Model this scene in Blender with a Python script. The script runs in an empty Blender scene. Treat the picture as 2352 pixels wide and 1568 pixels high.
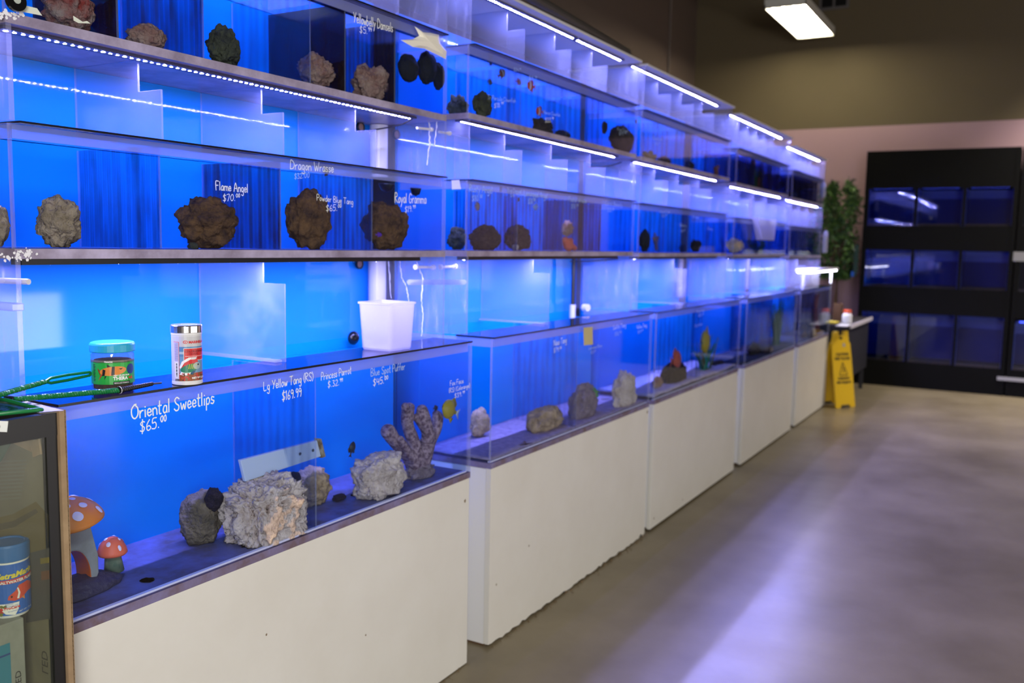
import bpy, bmesh, math, random
from mathutils import Vector, Matrix, noise
R = math.radians
random.seed(7)
scene = bpy.context.scene
COL = scene.collection

# ------------------------------------------------------------------ camera
W, H = 2352, 1568
FPX, YAW, PITCH, ROLL = 2071.65, .5213, .1072, .0185
EYE = Vector((0, 0, 1.6))
fw = Vector((-math.sin(YAW) * math.cos(PITCH), math.cos(YAW) * math.cos(PITCH), -math.sin(PITCH)))
r0 = Vector((math.cos(YAW), math.sin(YAW), 0))
u0 = r0.cross(fw)
cr, sr = math.cos(ROLL), math.sin(ROLL)
rt = cr * r0 + sr * u0
up = -sr * r0 + cr * u0
cd = bpy.data.cameras.new('camera')
cam = bpy.data.objects.new('camera', cd)
COL.objects.link(cam)
cam.matrix_world = Matrix(((rt.x, up.x, -fw.x, EYE.x), (rt.y, up.y, -fw.y, EYE.y), (rt.z, up.z, -fw.z, EYE.z), (0, 0, 0, 1)))
cd.sensor_width = 36
cd.lens = FPX / W * 36
cd.clip_start = .05
cd.dof.use_dof = True
cd.dof.focus_distance = 2.15
cd.dof.aperture_fstop = 3.0
scene.camera = cam


def at(px, py, axis, v):
    """the point that pixel (px, py) of the photograph shows on the plane axis = v"""
    d = ((px - W / 2) / FPX) * rt - ((py - H / 2) / FPX) * up + fw
    i = 'xyz'.index(axis)
    return EYE + d * ((v - EYE[i]) / d[i])


# ------------------------------------------------------------------ materials
def nt(m):
    m.use_nodes = True
    t = m.node_tree
    return t, t.nodes, t.links


MATS = {}


def mat(name, base, rough=.5, metal=0., spec=.5, emit=None, es=0., noise_amt=0., noise_scale=8., col2=None, bump=0., bump_scale=40., trans=0.):
    if name in MATS:
        return MATS[name]
    m = bpy.data.materials.new(name)
    t, N, L = nt(m)
    b = N['Principled BSDF']
    b.inputs['Base Color'].default_value = (*base, 1)
    b.inputs['Roughness'].default_value = rough
    b.inputs['Metallic'].default_value = metal
    b.inputs['Specular IOR Level'].default_value = spec
    if trans:
        b.inputs['Transmission Weight'].default_value = trans
    if emit:
        b.inputs['Emission Color'].default_value = (*emit, 1)
        b.inputs['Emission Strength'].default_value = es
    if col2 is not None:
        tc = N.new('ShaderNodeTexCoord')
        nz = N.new('ShaderNodeTexNoise')
        nz.inputs['Scale'].default_value = noise_scale
        nz.inputs['Detail'].default_value = 6
        nz.inputs['Roughness'].default_value = .65
        L.new(tc.outputs['Object'], nz.inputs['Vector'])
        rp = N.new('ShaderNodeValToRGB')
        rp.color_ramp.elements[0].position = .5 - noise_amt
        rp.color_ramp.elements[1].position = .5 + noise_amt
        rp.color_ramp.elements[0].color = (*base, 1)
        rp.color_ramp.elements[1].color = (*col2, 1)
        L.new(nz.outputs['Fac'], rp.inputs['Fac'])
        L.new(rp.outputs['Color'], b.inputs['Base Color'])
    if bump:
        tc = N.new('ShaderNodeTexCoord')
        nz = N.new('ShaderNodeTexNoise')
        nz.inputs['Scale'].default_value = bump_scale
        nz.inputs['Detail'].default_value = 5
        L.new(tc.outputs['Object'], nz.inputs['Vector'])
        bp = N.new('ShaderNodeBump')
        bp.inputs['Strength'].default_value = bump
        bp.inputs['Distance'].default_value = .01
        L.new(nz.outputs['Fac'], bp.inputs['Height'])
        L.new(bp.outputs['Normal'], b.inputs['Normal'])
    MATS[name] = m
    return m


def clear(name, tint=(.93, .95, 1), rough=.02, f0=.04, haze=0., haze_col=(.8, .8, .85), streak=None, stripes=None, spots=0., smax=.66, graze=.5):
    """thin clear sheet: transparent with a Fresnel gloss; haze mixes in a white film, streak makes salt runs, stripes flutes"""
    if name in MATS:
        return MATS[name]
    m = bpy.data.materials.new(name)
    t, N, L = nt(m)
    N.remove(N['Principled BSDF'])
    out = N['Material Output']
    ge = N.new('ShaderNodeNewGeometry')
    dp = N.new('ShaderNodeVectorMath'); dp.operation = 'DOT_PRODUCT'
    L.new(ge.outputs['Incoming'], dp.inputs[0]); L.new(ge.outputs['Normal'], dp.inputs[1])
    ab = N.new('ShaderNodeMath'); ab.operation = 'ABSOLUTE'
    L.new(dp.outputs['Value'], ab.inputs[0])
    om = N.new('ShaderNodeMath'); om.operation = 'SUBTRACT'; om.inputs[0].default_value = 1; om.use_clamp = True
    L.new(ab.outputs[0], om.inputs[1])
    pw = N.new('ShaderNodeMath'); pw.operation = 'POWER'; pw.inputs[1].default_value = 5
    L.new(om.outputs[0], pw.inputs[0])
    ma = N.new('ShaderNodeMath'); ma.operation = 'MULTIPLY_ADD'
    ma.inputs[1].default_value = graze; ma.inputs[2].default_value = f0
    L.new(pw.outputs[0], ma.inputs[0])
    tr = N.new('ShaderNodeBsdfTransparent'); tr.inputs['Color'].default_value = (*tint, 1)
    gl = N.new('ShaderNodeBsdfGlossy'); gl.inputs['Roughness'].default_value = rough
    base = tr
    if haze or streak or spots:
        df = N.new('ShaderNodeBsdfDiffuse'); df.inputs['Color'].default_value = (*haze_col, 1)
        tl = N.new('ShaderNodeBsdfTranslucent'); tl.inputs['Color'].default_value = (*haze_col, 1)
        a = N.new('ShaderNodeMixShader'); a.inputs[0].default_value = .4
        L.new(df.outputs[0], a.inputs[1]); L.new(tl.outputs[0], a.inputs[2])
        hz = N.new('ShaderNodeMixShader'); hz.inputs[0].default_value = haze
        tc = N.new('ShaderNodeTexCoord')
        if streak or spots:
            mp = N.new('ShaderNodeMapping')
            mp.inputs['Scale'].default_value = streak or (1, 1, 1)
            L.new(tc.outputs['Object'], mp.inputs['Vector'])
            nz = N.new('ShaderNodeTexNoise'); nz.inputs['Scale'].default_value = 1; nz.inputs['Detail'].default_value = 7
            nz.inputs['Roughness'].default_value = .7
            L.new(mp.outputs['Vector'], nz.inputs['Vector'])
            mr = N.new('ShaderNodeMapRange')
            mr.inputs['From Min'].default_value = .55; mr.inputs['From Max'].default_value = .8
            mr.inputs['To Min'].default_value = haze; mr.inputs['To Max'].default_value = min(1, haze + (.45 if streak else spots))
            L.new(nz.outputs['Fac'], mr.inputs['Value'])
            L.new(mr.outputs['Result'], hz.inputs[0])
        L.new(tr.outputs[0], hz.inputs[1]); L.new(a.outputs[0], hz.inputs[2])
        base = hz
    if stripes:
        # dark flutes across the sheet: bands along object x, with grown-on film
        tc = N.new('ShaderNodeTexCoord')
        sx = N.new('ShaderNodeSeparateXYZ'); L.new(tc.outputs['Object'], sx.inputs[0])
        mu = N.new('ShaderNodeMath'); mu.operation = 'MULTIPLY'; mu.inputs[1].default_value = stripes
        L.new(sx.outputs['X'], mu.inputs[0])
        sn = N.new('ShaderNodeMath'); sn.operation = 'SINE'; L.new(mu.outputs[0], sn.inputs[0])
        mp = N.new('ShaderNodeMapping'); mp.inputs['Scale'].default_value = (38, 1, 4)
        L.new(tc.outputs['Object'], mp.inputs['Vector'])
        nz = N.new('ShaderNodeTexNoise'); nz.inputs['Scale'].default_value = 1; nz.inputs['Detail'].default_value = 3
        L.new(mp.outputs['Vector'], nz.inputs['Vector'])
        ad = N.new('ShaderNodeMath'); ad.operation = 'MULTIPLY_ADD'; ad.inputs[1].default_value = .12
        L.new(sn.outputs[0], ad.inputs[0]); L.new(nz.outputs['Fac'], ad.inputs[2])
        mr = N.new('ShaderNodeMapRange')
        mr.inputs['From Min'].default_value = .42; mr.inputs['From Max'].default_value = .8
        mr.inputs['To Min'].default_value = .04; mr.inputs['To Max'].default_value = smax
        L.new(ad.outputs[0], mr.inputs['Value'])
        fd = N.new('ShaderNodeBsdfDiffuse'); fd.inputs['Color'].default_value = (*haze_col, 1)
        hz = N.new('ShaderNodeMixShader')
        L.new(mr.outputs['Result'], hz.inputs[0]); L.new(base.outputs[0], hz.inputs[1]); L.new(fd.outputs[0], hz.inputs[2])
        base = hz
    mx = N.new('ShaderNodeMixShader')
    L.new(ma.outputs[0], mx.inputs[0]); L.new(base.outputs[0], mx.inputs[1]); L.new(gl.outputs[0], mx.inputs[2])
    L.new(mx.outputs[0], out.inputs['Surface'])
    MATS[name] = m
    return m


LEDC = (.34, .33, 1.0)
M_BLUE = mat('blue_backing', (.012, .25, .84), .05, spec=.45)
M_BLUEW = mat('blue_backing_wet', (.002, .25, .60), .7, spec=.05)
M_GLASS = clear('acrylic_clear', (.94, .96, 1.0), f0=.022, graze=.45)
M_SIDE = clear('acrylic_salt', (.92, .94, 1.0), haze=.07, haze_col=(.8, .8, .9), streak=(30, 60, 5))
M_PART = clear('acrylic_partition', (.92, .94, 1.0), haze=.06, haze_col=(.75, .78, .95), spots=.25)
M_FLUTE = clear('acrylic_fluted', (.80, .86, .97), stripes=330., haze_col=(.012, .03, .14), smax=.6)
M_FLUTEL = clear('acrylic_fluted_pale', (.90, .94, 1.0), stripes=200., haze_col=(.01, .05, .22), smax=.30)
M_FLUTEX = clear('acrylic_fluted_dark', (.5, .45, .5), stripes=330., haze_col=(.020, .010, .012), smax=1.)
M_FLUTEX.node_tree.nodes['Map Range'].inputs['To Min'].default_value = .6
M_FLUTEB = clear('acrylic_fluted_brown', (.62, .62, .74), stripes=330., haze_col=(.030, .018, .035), smax=.75)
M_EDGE = clear('acrylic_edge', (.85, .88, 1.0), rough=.1, haze=.26, haze_col=(.75, .75, .9))
M_BRACE = clear('acrylic_rim', (.92, .94, 1.0), haze=.36, haze_col=(.72, .72, .95))
M_WATER = clear('tank_water', (.84, .92, 1.0), rough=.015, f0=.006, graze=.12)
M_LED2 = mat('led_emitter_bright', (1, 1, 1), .5, emit=LEDC, es=2050.)
M_EDGE_LIT = mat('edge_lit_seam', (.75, .75, .95), .3)
M_HOUS = mat('led_housing', (.05, .05, .12), .4)
M_LID = clear('lid_glass', (.20, .20, .26), rough=.03, f0=.05, graze=.9)
M_LIDEDGE = mat('lid_edge', (.004, .004, .006), .3)
M_LBASE = mat('acrylic_floor', (.22, .20, .40), .55, spec=.25, col2=(.15, .10, .11), noise_amt=.16, noise_scale=9)
M_BASE = mat('acrylic_base', (.52, .46, .66), .3, col2=(.22, .18, .26), noise_amt=.18, noise_scale=7)
M_BLACK = mat('black_plastic', (.006, .006, .007), .38)
M_BLACKG = mat('black_gloss', (.005, .005, .006), .2)
M_WHITE = mat('white_board', (.76, .75, .70), .38, col2=(.70, .68, .62), noise_amt=.25, noise_scale=3)
M_WHITES = mat('white_board_side', (.80, .80, .80), .4)
M_HOOD = mat('hood_board', (.70, .68, .68), .45)
M_INK = mat('marker_ink', (.86, .88, .86), .6)
M_INKF = mat('marker_ink_faint', (.42, .56, .74), .6)
M_LED = mat('led_emitter', (1, 1, 1), .5, emit=LEDC, es=1.)
M_LED.node_tree.nodes['Principled BSDF'].inputs['Emission Strength'].default_value = 1450.
M_PVC = mat('white_pvc', (.72, .70, .74), .35)
M_CARD = mat('cardboard', (.36, .25, .14), .85, col2=(.27, .18, .10), noise_amt=.2, noise_scale=20)
M_CARDW = mat('white_card', (.75, .72, .70), .7)
M_GREEN = mat('green_plastic', (.006, .17, .045), .28)
M_CHROME = mat('metal_cap', (.75, .75, .74), .22, metal=1)

# ------------------------------------------------------------------ mesh helpers


class MB:
    def __init__(s):
        s.v, s.f, s.m = [], [], []

    def face(s, pts, mi=0):
        i = len(s.v); s.v += [tuple(p) for p in pts]
        s.f.append(tuple(range(i, i + len(pts)))); s.m.append(mi)

    def box(s, a, b, mi=0, edge_axis=None, edge_mi=1):
        x0, y0, z0 = [min(a[i], b[i]) for i in range(3)]
        x1, y1, z1 = [max(a[i], b[i]) for i in range(3)]
        i = len(s.v)
        s.v += [(x0, y0, z0), (x1, y0, z0), (x1, y1, z0), (x0, y1, z0), (x0, y0, z1), (x1, y0, z1), (x1, y1, z1), (x0, y1, z1)]
        fs = [((0, 3, 2, 1), 2), ((4, 5, 6, 7), 2), ((0, 1, 5, 4), 1), ((2, 3, 7, 6), 1), ((1, 2, 6, 5), 0), ((3, 0, 4, 7), 0)]
        for q, ax in fs:
            s.f.append(tuple(i + k for k in q))
            s.m.append(mi if edge_axis is None or ax == edge_axis else edge_mi)
        return s

    def tube(s, pts, r, seg=10, mi=0, cap=True):
        pts = [Vector(p) for p in pts]
        rs = r if isinstance(r, (list, tuple)) else [r] * len(pts)
        i0 = len(s.v)
        ref = None
        for k, p in enumerate(pts):
            d = (pts[min(k + 1, len(pts) - 1)] - pts[max(k - 1, 0)]).normalized()
            if ref is None:
                ref = Vector((0, 0, 1)) if abs(d.z) < .9 else Vector((1, 0, 0))
            n = (ref - d * ref.dot(d)).normalized(); ref = n
            b = d.cross(n)
            for j in range(seg):
                a = 2 * math.pi * j / seg
                s.v.append(tuple(p + (n * math.cos(a) + b * math.sin(a)) * rs[k]))
        for k in range(len(pts) - 1):
            for j in range(seg):
                a, b2 = i0 + k * seg + j, i0 + k * seg + (j + 1) % seg
                s.f.append((a, b2, b2 + seg, a + seg)); s.m.append(mi)
        if cap:
            s.f.append(tuple(i0 + j for j in reversed(range(seg)))); s.m.append(mi)
            e = i0 + (len(pts) - 1) * seg
            s.f.append(tuple(e + j for j in range(seg))); s.m.append(mi)
        return s

    def lathe(s, prof, c=(0, 0, 0), seg=28, mi=0, sx=1, sy=1, mis=None):
        """prof: list of (radius, z) around the vertical axis at c"""
        i0 = len(s.v)
        for r, z in prof:
            for j in range(seg):
                a = 2 * math.pi * j / seg
                s.v.append((c[0] + r * math.cos(a) * sx, c[1] + r * math.sin(a) * sy, c[2] + z))
        for k in range(len(prof) - 1):
            for j in range(seg):
                a, b = i0 + k * seg + j, i0 + k * seg + (j + 1) % seg
                s.f.append((a, b, b + seg, a + seg)); s.m.append(mis[k] if mis else mi)
        if prof[0][0] > 1e-5:
            s.f.append(tuple(i0 + j for j in reversed(range(seg)))); s.m.append(mis[0] if mis else mi)
        if prof[-1][0] > 1e-5:
            e = i0 + (len(prof) - 1) * seg
            s.f.append(tuple(e + j for j in range(seg))); s.m.append(mis[-1] if mis else mi)
        return s

    def prism(s, poly, origin, ux, uy, depth, mi=0):
        """poly of 2-D points laid on the plane (origin, ux, uy), extruded by the vector depth"""
        o, ux, uy, d = Vector(origin), Vector(ux), Vector(uy), Vector(depth)
        a = [o + ux * p[0] + uy * p[1] for p in poly]
        i, n = len(s.v), len(poly)
        s.v += [tuple(p) for p in a] + [tuple(p + d) for p in a]
        s.f.append(tuple(i + k for k in range(n))); s.m.append(mi)
        s.f.append(tuple(i + n + k for k in reversed(range(n)))); s.m.append(mi)
        for k in range(n):
            s.f.append((i + k, i + n + k, i + n + (k + 1) % n, i + (k + 1) % n)); s.m.append(mi)
        return s

    def build(s, name, mats, parent=None, smooth=False, bevel=0., loc=None):
        me = bpy.data.meshes.new(name)
        vs = s.v
        if loc is not None:
            vs = [(p[0] - loc[0], p[1] - loc[1], p[2] - loc[2]) for p in vs]
        me.from_pydata(vs, [], s.f)
        for m in (mats if isinstance(mats, (list, tuple)) else [mats]):
            me.materials.append(m)
        me.polygons.foreach_set('material_index', s.m)
        bm = bmesh.new(); bm.from_mesh(me)
        bmesh.ops.recalc_face_normals(bm, faces=bm.faces)
        bm.to_mesh(me); bm.free()
        if smooth:
            me.polygons.foreach_set('use_smooth', [True] * len(me.polygons))
        o = bpy.data.objects.new(name, me)
        COL.objects.link(o)
        if loc is not None:
            o.location = loc
        if parent is not None:
            o.parent = parent
            o.matrix_parent_inverse = Matrix.Translation(parent.location).inverted() if loc is None or True else Matrix()
        if bevel:
            b = o.modifiers.new('bevel', 'BEVEL'); b.width = bevel; b.segments = 2; b.limit_method = 'ANGLE'
        return o


def tag(o, label=None, cat=None, group=None, kind=None):
    if label: o['label'] = label
    if cat: o['category'] = cat
    if group: o['group'] = group
    if kind: o['kind'] = kind
    return o


def thing(name, loc, label, cat, group=None):
    o = bpy.data.objects.new(name, None)
    COL.objects.link(o); o.location = loc
    o.empty_display_size = .05
    return tag(o, label, cat, group)


def box(name, a, b, m, parent=None, bevel=0., edge_axis=None):
    mb = MB(); mb.box(a, b, edge_axis=edge_axis)
    return mb.build(name, m if isinstance(m, (list, tuple)) else [m], parent, bevel=bevel)


def attach(o, parent):
    o.parent = parent
    o.matrix_parent_inverse = Matrix.Translation(parent.location).inverted()


# single-stroke marker hand
G = {
 'A': (.7, '0,0 .35,1 .7,0|.12,.38 .58,.38'), 'B': (.6, '0,0 0,1 .45,.95 .5,.7 .1,.52 .58,.35 .5,.05 0,0'), 'C': (.6, '.6,.85 .35,1 .05,.7 .05,.3 .3,0 .6,.15'),
 'D': (.65, '0,0 .05,1 .5,.8 .62,.45 .45,.1 0,0'), 'E': (.5, '.5,1 0,1 0,0 .5,0|0,.5 .4,.5'), 'F': (.5, '.5,1 0,1 0,0|0,.55 .4,.55'), 'G': (.65, '.6,.85 .3,1 .03,.6 .1,.1 .4,0 .62,.4 .35,.42'),
 'L': (.5, '0,1 0,0 .5,.02'), 'M': (.8, '0,0 .1,1 .4,.3 .7,1 .8,0'), 'N': (.65, '0,0 .05,1 .6,0 .65,1'), 'O': (.7, '.35,1 .02,.7 .05,.2 .35,0 .66,.25 .64,.75 .35,1 .5,1.02'),
 'P': (.5, '0,0 .03,1 .42,.95 .5,.7 .35,.5 .02,.48'), 'R': (.6, '0,0 .03,1 .45,.95 .45,.65 .05,.5 .58,0'), 'S': (.55, '.55,.85 .3,1 .05,.8 .2,.55 .5,.35 .45,.05 .2,0 0,.15'), 'T': (.65, '0,1 .65,1|.33,1 .3,0'),
 'W': (.85, '0,1 .2,0 .42,.6 .62,0 .85,1'), 'Y': (.6, '0,1 .3,.5|.6,1 .2,0'), 'I': (.2, '.1,1 .1,0'),
 'a': (.45, '.42,.5 .2,.55 .03,.25 .15,0 .38,.15 .42,.5 .45,0'), 'b': (.42, '.03,1 0,0 .25,.02 .42,.28 .25,.52 .03,.4'), 'c': (.38, '.38,.45 .2,.55 .03,.3 .15,.02 .38,.08'), 'd': (.45, '.4,.45 .18,.52 .02,.22 .2,0 .4,.15 .43,1 .43,0'),
 'e': (.42, '.04,.28 .4,.3 .3,.53 .12,.5 .03,.22 .18,0 .42,.1'), 'f': (.35, '.35,.95 .2,1 .14,.8 .12,0|0,.5 .32,.5'), 'g': (.45, '.4,.48 .18,.53 .03,.25 .2,.02 .4,.2 .42,.5 .4,-.3 .2,-.42 .02,-.28'), 'h': (.42, '.02,1 0,0|.01,.35 .25,.52 .4,.35 .42,0'),
 'i': (.12, '.05,.5 .06,0|.06,.72 .07,.76'), 'k': (.42, '.02,1 0,0|.38,.52 .03,.25 .42,0'), 'l': (.14, '.06,1 .06,0'), 'm': (.7, '0,.5 .02,0|.02,.35 .2,.52 .34,.4 .35,0|.35,.35 .52,.52 .67,.38 .7,0'), 'n': (.42, '0,.5 .02,0|.02,.35 .22,.53 .4,.38 .42,0'),
 'o': (.42, '.2,.53 .02,.3 .15,0 .4,.2 .35,.5 .2,.53'), 'p': (.42, '.02,.5 0,-.42|.02,.4 .25,.53 .42,.3 .25,.02 .02,.1'), 'r': (.34, '0,.5 .02,0|.02,.3 .18,.5 .34,.5'), 's': (.34, '.34,.48 .12,.53 .08,.32 .33,.2 .22,0 0,.06'),
 't': (.34, '.16,.95 .14,.1 .3,.02|0,.6 .34,.62'), 'u': (.42, '0,.5 .03,.1 .2,0 .38,.15 .4,.5 .42,0'), 'w': (.6, '0,.5 .14,0 .3,.4 .44,0 .6,.52'), 'x': (.4, '0,.5 .4,0|.4,.52 0,0'), 'y': (.42, '0,.5 .2,.08|.42,.52 .18,-.1 .02,-.4'),
 '0': (.5, '.25,1 .03,.6 .12,.08 .3,0 .48,.4 .42,.9 .25,1'), '1': (.2, '.02,.85 .12,1 .1,0'), '2': (.5, '.03,.8 .25,1 .45,.78 .3,.4 0,0 .5,.03'), '3': (.45, '.03,.95 .4,.95 .18,.6 .43,.35 .3,.03 0,.1'), '4': (.5, '.1,1 .03,.45 .5,.48|.42,.9 .4,0'),
 '5': (.48, '.48,1 .1,1 .06,.58 .35,.6 .46,.3 .3,.02 0,.08'), '6': (.46, '.35,1 .08,.55 .05,.15 .25,0 .45,.2 .3,.45 .08,.35'), '7': (.45, '0,.97 .45,1 .15,0'), '8': (.46, '.4,.85 .2,1 .08,.8 .4,.3 .25,0 .04,.2 .4,.8'), '9': (.46, '.42,.85 .2,1 .04,.75 .2,.55 .42,.75 .4,.3 .32,0'),
 '$': (.5, '.5,.85 .25,.95 .06,.75 .25,.52 .46,.32 .3,.06 0,.15|.28,1.15 .22,-.15'), '.': (.14, '.04,.02 .07,.06'), '(': (.25, '.25,1.05 .05,.6 .08,.2 .25,-.1'), ')': (.25, '0,1.05 .2,.6 .18,.2 0,-.1'),
}
WN = [0]


def write(parent, text, p0, p1, hpx, X, ink=None, faint=False):
    """marker writing on the glass plane x = X, from pixel p0 to pixel p1 along its foot"""
    a, b = at(*p0, 'x', X), at(*p1, 'x', X)
    top = at(p0[0], p0[1] - hpx, 'x', X)
    h = top.z - a.z
    strokes, x, small = [], 0., False
    for ch in text:
        if ch == '^': small = True; continue
        if ch == ' ': x += .38; small = False; continue
        w, d = G.get(ch, G['o'])
        k = .55 if small else 1.
        for st in d.split('|'):
            strokes.append([(x + float(q.split(',')[0]) * k, float(q.split(',')[1]) * k + (.5 if small else 0)) for q in st.split()])
        x += w * k + .15 * (k if small else 1)
    e = (b - a) / max(x, .1)
    mb = MB(); nq = 0
    t = h * .052
    rng = random.Random(len(text) * 17 + int(p0[0]))
    for st in strokes:
        kp = [(q[0] + rng.uniform(-.02, .02), q[1] + rng.uniform(-.02, .02)) for q in st]
        if len(kp) > 2:
            sm = []
            for i in range(len(kp) - 1):
                p_, q_ = kp[i], kp[i + 1]
                o_, r_ = kp[max(i - 1, 0)], kp[min(i + 2, len(kp) - 1)]
                for u in (0, .34, .67):
                    sm.append(tuple(.5 * (2 * p_[d] + (q_[d] - o_[d]) * u + (2 * o_[d] - 5 * p_[d] + 4 * q_[d] - r_[d]) * u * u + (3 * p_[d] - o_[d] - 3 * q_[d] + r_[d]) * u ** 3) for d in (0, 1)))
            kp = sm + [kp[-1]]
        pts = [a + e * q[0] + Vector((0, 0, h)) * q[1] for q in kp]
        for p, q in zip(pts, pts[1:]):
            d = q - p
            if d.length < 1e-6: continue
            d.normalize()
            n = Vector((0, -d.z, d.y)) * t
            nq += 1; lf = Vector((.000012 * (nq % 40), 0, 0))
            mb.face([p - n - d * t * .6 + lf, q - n + d * t * .6 + lf, q + n + d * t * .6 + lf, p + n - d * t * .6 + lf])
    return mb.build('price_writing', M_INKF if faint else M_INK, parent)


# ------------------------------------------------------------------ room
m_floor = bpy.data.materials.new('polished_concrete')
t_, N, L = nt(m_floor)
b = N['Principled BSDF']
tc = N.new('ShaderNodeTexCoord'); n1 = N.new('ShaderNodeTexNoise'); n1.inputs['Scale'].default_value = 1.1; n1.inputs['Detail'].default_value = 9; n1.inputs['Roughness'].default_value = .62
L.new(tc.outputs['Object'], n1.inputs['Vector'])
rp = N.new('ShaderNodeValToRGB'); rp.color_ramp.elements[0].position = .3; rp.color_ramp.elements[1].position = .72
rp.color_ramp.elements[0].color = (.145, .118, .070, 1); rp.color_ramp.elements[1].color = (.265, .222, .145, 1)
L.new(n1.outputs['Fac'], rp.inputs['Fac']); L.new(rp.outputs['Color'], b.inputs['Base Color'])
n2 = N.new('ShaderNodeTexNoise'); n2.inputs['Scale'].default_value = 2.5; n2.inputs['Detail'].default_value = 5
L.new(tc.outputs['Object'], n2.inputs['Vector'])
mr = N.new('ShaderNodeMapRange'); mr.inputs['To Min'].default_value = .24; mr.inputs['To Max'].default_value = .42
L.new(n2.outputs['Fac'], mr.inputs['Value']); L.new(mr.outputs['Result'], b.inputs['Roughness'])

m_back = bpy.data.materials.new('two_tone_paint')
t_, N, L = nt(m_back)
b = N['Principled BSDF']; b.inputs['Roughness'].default_value = .8
ge = N.new('ShaderNodeNewGeometry'); sx = N.new('ShaderNodeSeparateXYZ'); L.new(ge.outputs['Position'], sx.inputs[0])
gt = N.new('ShaderNodeMath'); gt.operation = 'GREATER_THAN'; gt.inputs[1].default_value = 3.15; L.new(sx.outputs['Z'], gt.inputs[0])
mx = N.new('ShaderNodeMix'); mx.data_type = 'RGBA'
mx.inputs[6].default_value = (.58, .38, .43, 1); mx.inputs[7].default_value = (.165, .13, .074, 1)
L.new(gt.outputs[0], mx.inputs[0]); L.new(mx.outputs[2], b.inputs['Base Color'])

def struct(name, a, b_, m):
    return tag(box(name, a, b_, m), kind='structure')

struct('floor', (-4.3, -3.0, -.1), (5.0, 12.3, 0), m_floor)
struct('wall_back', (-4.3, 12.2, 0), (5.0, 12.35, 5.6), m_back)
m_left = mat('taupe_paint', (.17, .125, .10), .8)
struct('wall_left', (-4.35, -3.0, 0), (-4.2, 12.35, 5.6), m_left)
struct('wall_right', (5.0, -3.0, 0), (5.15, 12.35, 5.6), m_left)
struct('wall_front', (-4.35, -3.15, 0), (5.15, -3.0, 5.6), m_left)
struct('ceiling', (-4.35, -3.15, 5.5), (5.15, 12.35, 5.65), mat('ceiling_paint', (.06, .05, .045), .9))

# ------------------------------------------------------------------ tank wall
UN = {1: (1.154, 2.797), 2: (2.946, 4.619), 3: (4.695, 6.344), 4: (6.519, 8.102), 5: (8.256, 9.62)}
HMB = {1: 1.549, 2: 1.55, 3: 1.544, 4: 1.538, 5: 1.525}
HMT = {1: 1.837, 2: 1.841, 3: 1.835, 4: 1.82, 5: 1.807}
HUB = {1: 2.043, 2: 2.073, 3: 2.070, 4: 2.052, 5: 2.040}
HUT = {1: 2.344, 2: 2.347, 3: 2.34, 4: 2.316, 5: 2.298}
HH = {1: 2.574, 2: 2.574, 3: 2.572, 4: 2.551, 5: 2.50}
HC, HT = .728, 1.2375
XL, XM, XB = -1.776, -1.90, -2.24
ORD = {1: 'nearest', 2: 'second', 3: 'third', 4: 'fourth', 5: 'farthest'}
WHERE = {1: 'nearest stack', 2: 'second nearest stack', 3: 'third stack, in the middle', 4: 'second farthest stack', 5: 'farthest stack'}
MID_DIV = {1: [1.542, 1.961, 2.382], 2: [3.357, 3.785, 4.211], 3: [5.11, 5.52, 5.93], 4: [6.9, 7.3, 7.7], 5: [8.6, 8.95, 9.3]}
UP_DIV = {1: [1.433, 1.688, 2.09, 2.248, 2.502], 2: [3.363, 3.796, 4.201], 3: [5.11, 5.52, 5.93], 4: [6.78, 7.04, 7.3, 7.56, 7.82], 5: [8.48, 8.70, 8.92, 9.14, 9.36]}
LOW_DIV = {1: [1.969], 2: [3.72], 3: [5.52], 4: [7.3], 5: [8.9]}
LOWA, MIDA, UPA, PANE, CABF = {}, {}, {}, {}, {}


def tank(name, y0, y1, z0, z1, xf, xb, divs, label, group, wl, liner=None, basem=M_BASE, bt=.022, fl=M_FLUTE):
    t = thing(name, ((xf + xb) / 2, (y0 + y1) / 2, z0), label, 'aquarium', group)
    g = .010
    box('bottom_panel', (xb, y0, z0), (xf, y1, z0 + bt), [basem], t)
    PANE[t.name] = box('front_pane', (xf - g, y0, z0 + bt), (xf, y1, z1), [M_GLASS, M_EDGE], t, edge_axis=0)
    for s in (0, 1):
        ya = y0 if s == 0 else y1 - g
        box('side_pane', (xb, ya, z0 + bt), (xf - g, ya + g, z1), [M_GLASS, M_EDGE], t, edge_axis=1)
    if liner is None:
        box('back_panel', (xb - .008, y0, z0), (xb, y1, z1), M_BLUEW, t)
        xi = xb
    else:
        mb = MB(); mb.box((xb - .008, y0, z0), (xb, y1, z1)); mb.box((xb, y0 + g, z0 + bt), (liner, y1 - g, wl - .004))
        mb.build('back_panel', M_BLUEW, t)
        xi = liner
    mbr = MB(); mbr.box((xf - g - .0045, y0 + g + .001, wl + .001), (xf - g - .0005, y1 - g - .001, z1 - .001)); mbr.box((xb + .01, y0 + g, wl + .001), (xf - g - .005, y0 + g + .003, z1 - .001))
    mbr.build('rim_brace', M_BRACE, t)
    mbw = MB(); mbw.box((xi + .002, y0 + g + .002, z0 + bt + .001), (xf - g - .002, y1 - g - .002, wl))
    tag(mbw.build('water', M_WATER, t), 'clear blue-tinted water')
    if liner is not None:
        box('edge_lit_seam', (xf - g - .012, y0 + g, z0 + bt), (xf - g - .0005, y1 - g, z0 + bt + .005), M_EDGE_LIT, t)  # pale lavender strip imitates the edge-lit line along the bottom seam
    for i, y in enumerate(divs):
        box('divider', (xi + .004, y - .003, z0 + bt + .002), (xf - g - .003, y + .003, z1 - .01), [fl if not isinstance(fl, list) else fl[i % len(fl)], M_EDGE], t, edge_axis=1)
    return t


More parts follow.
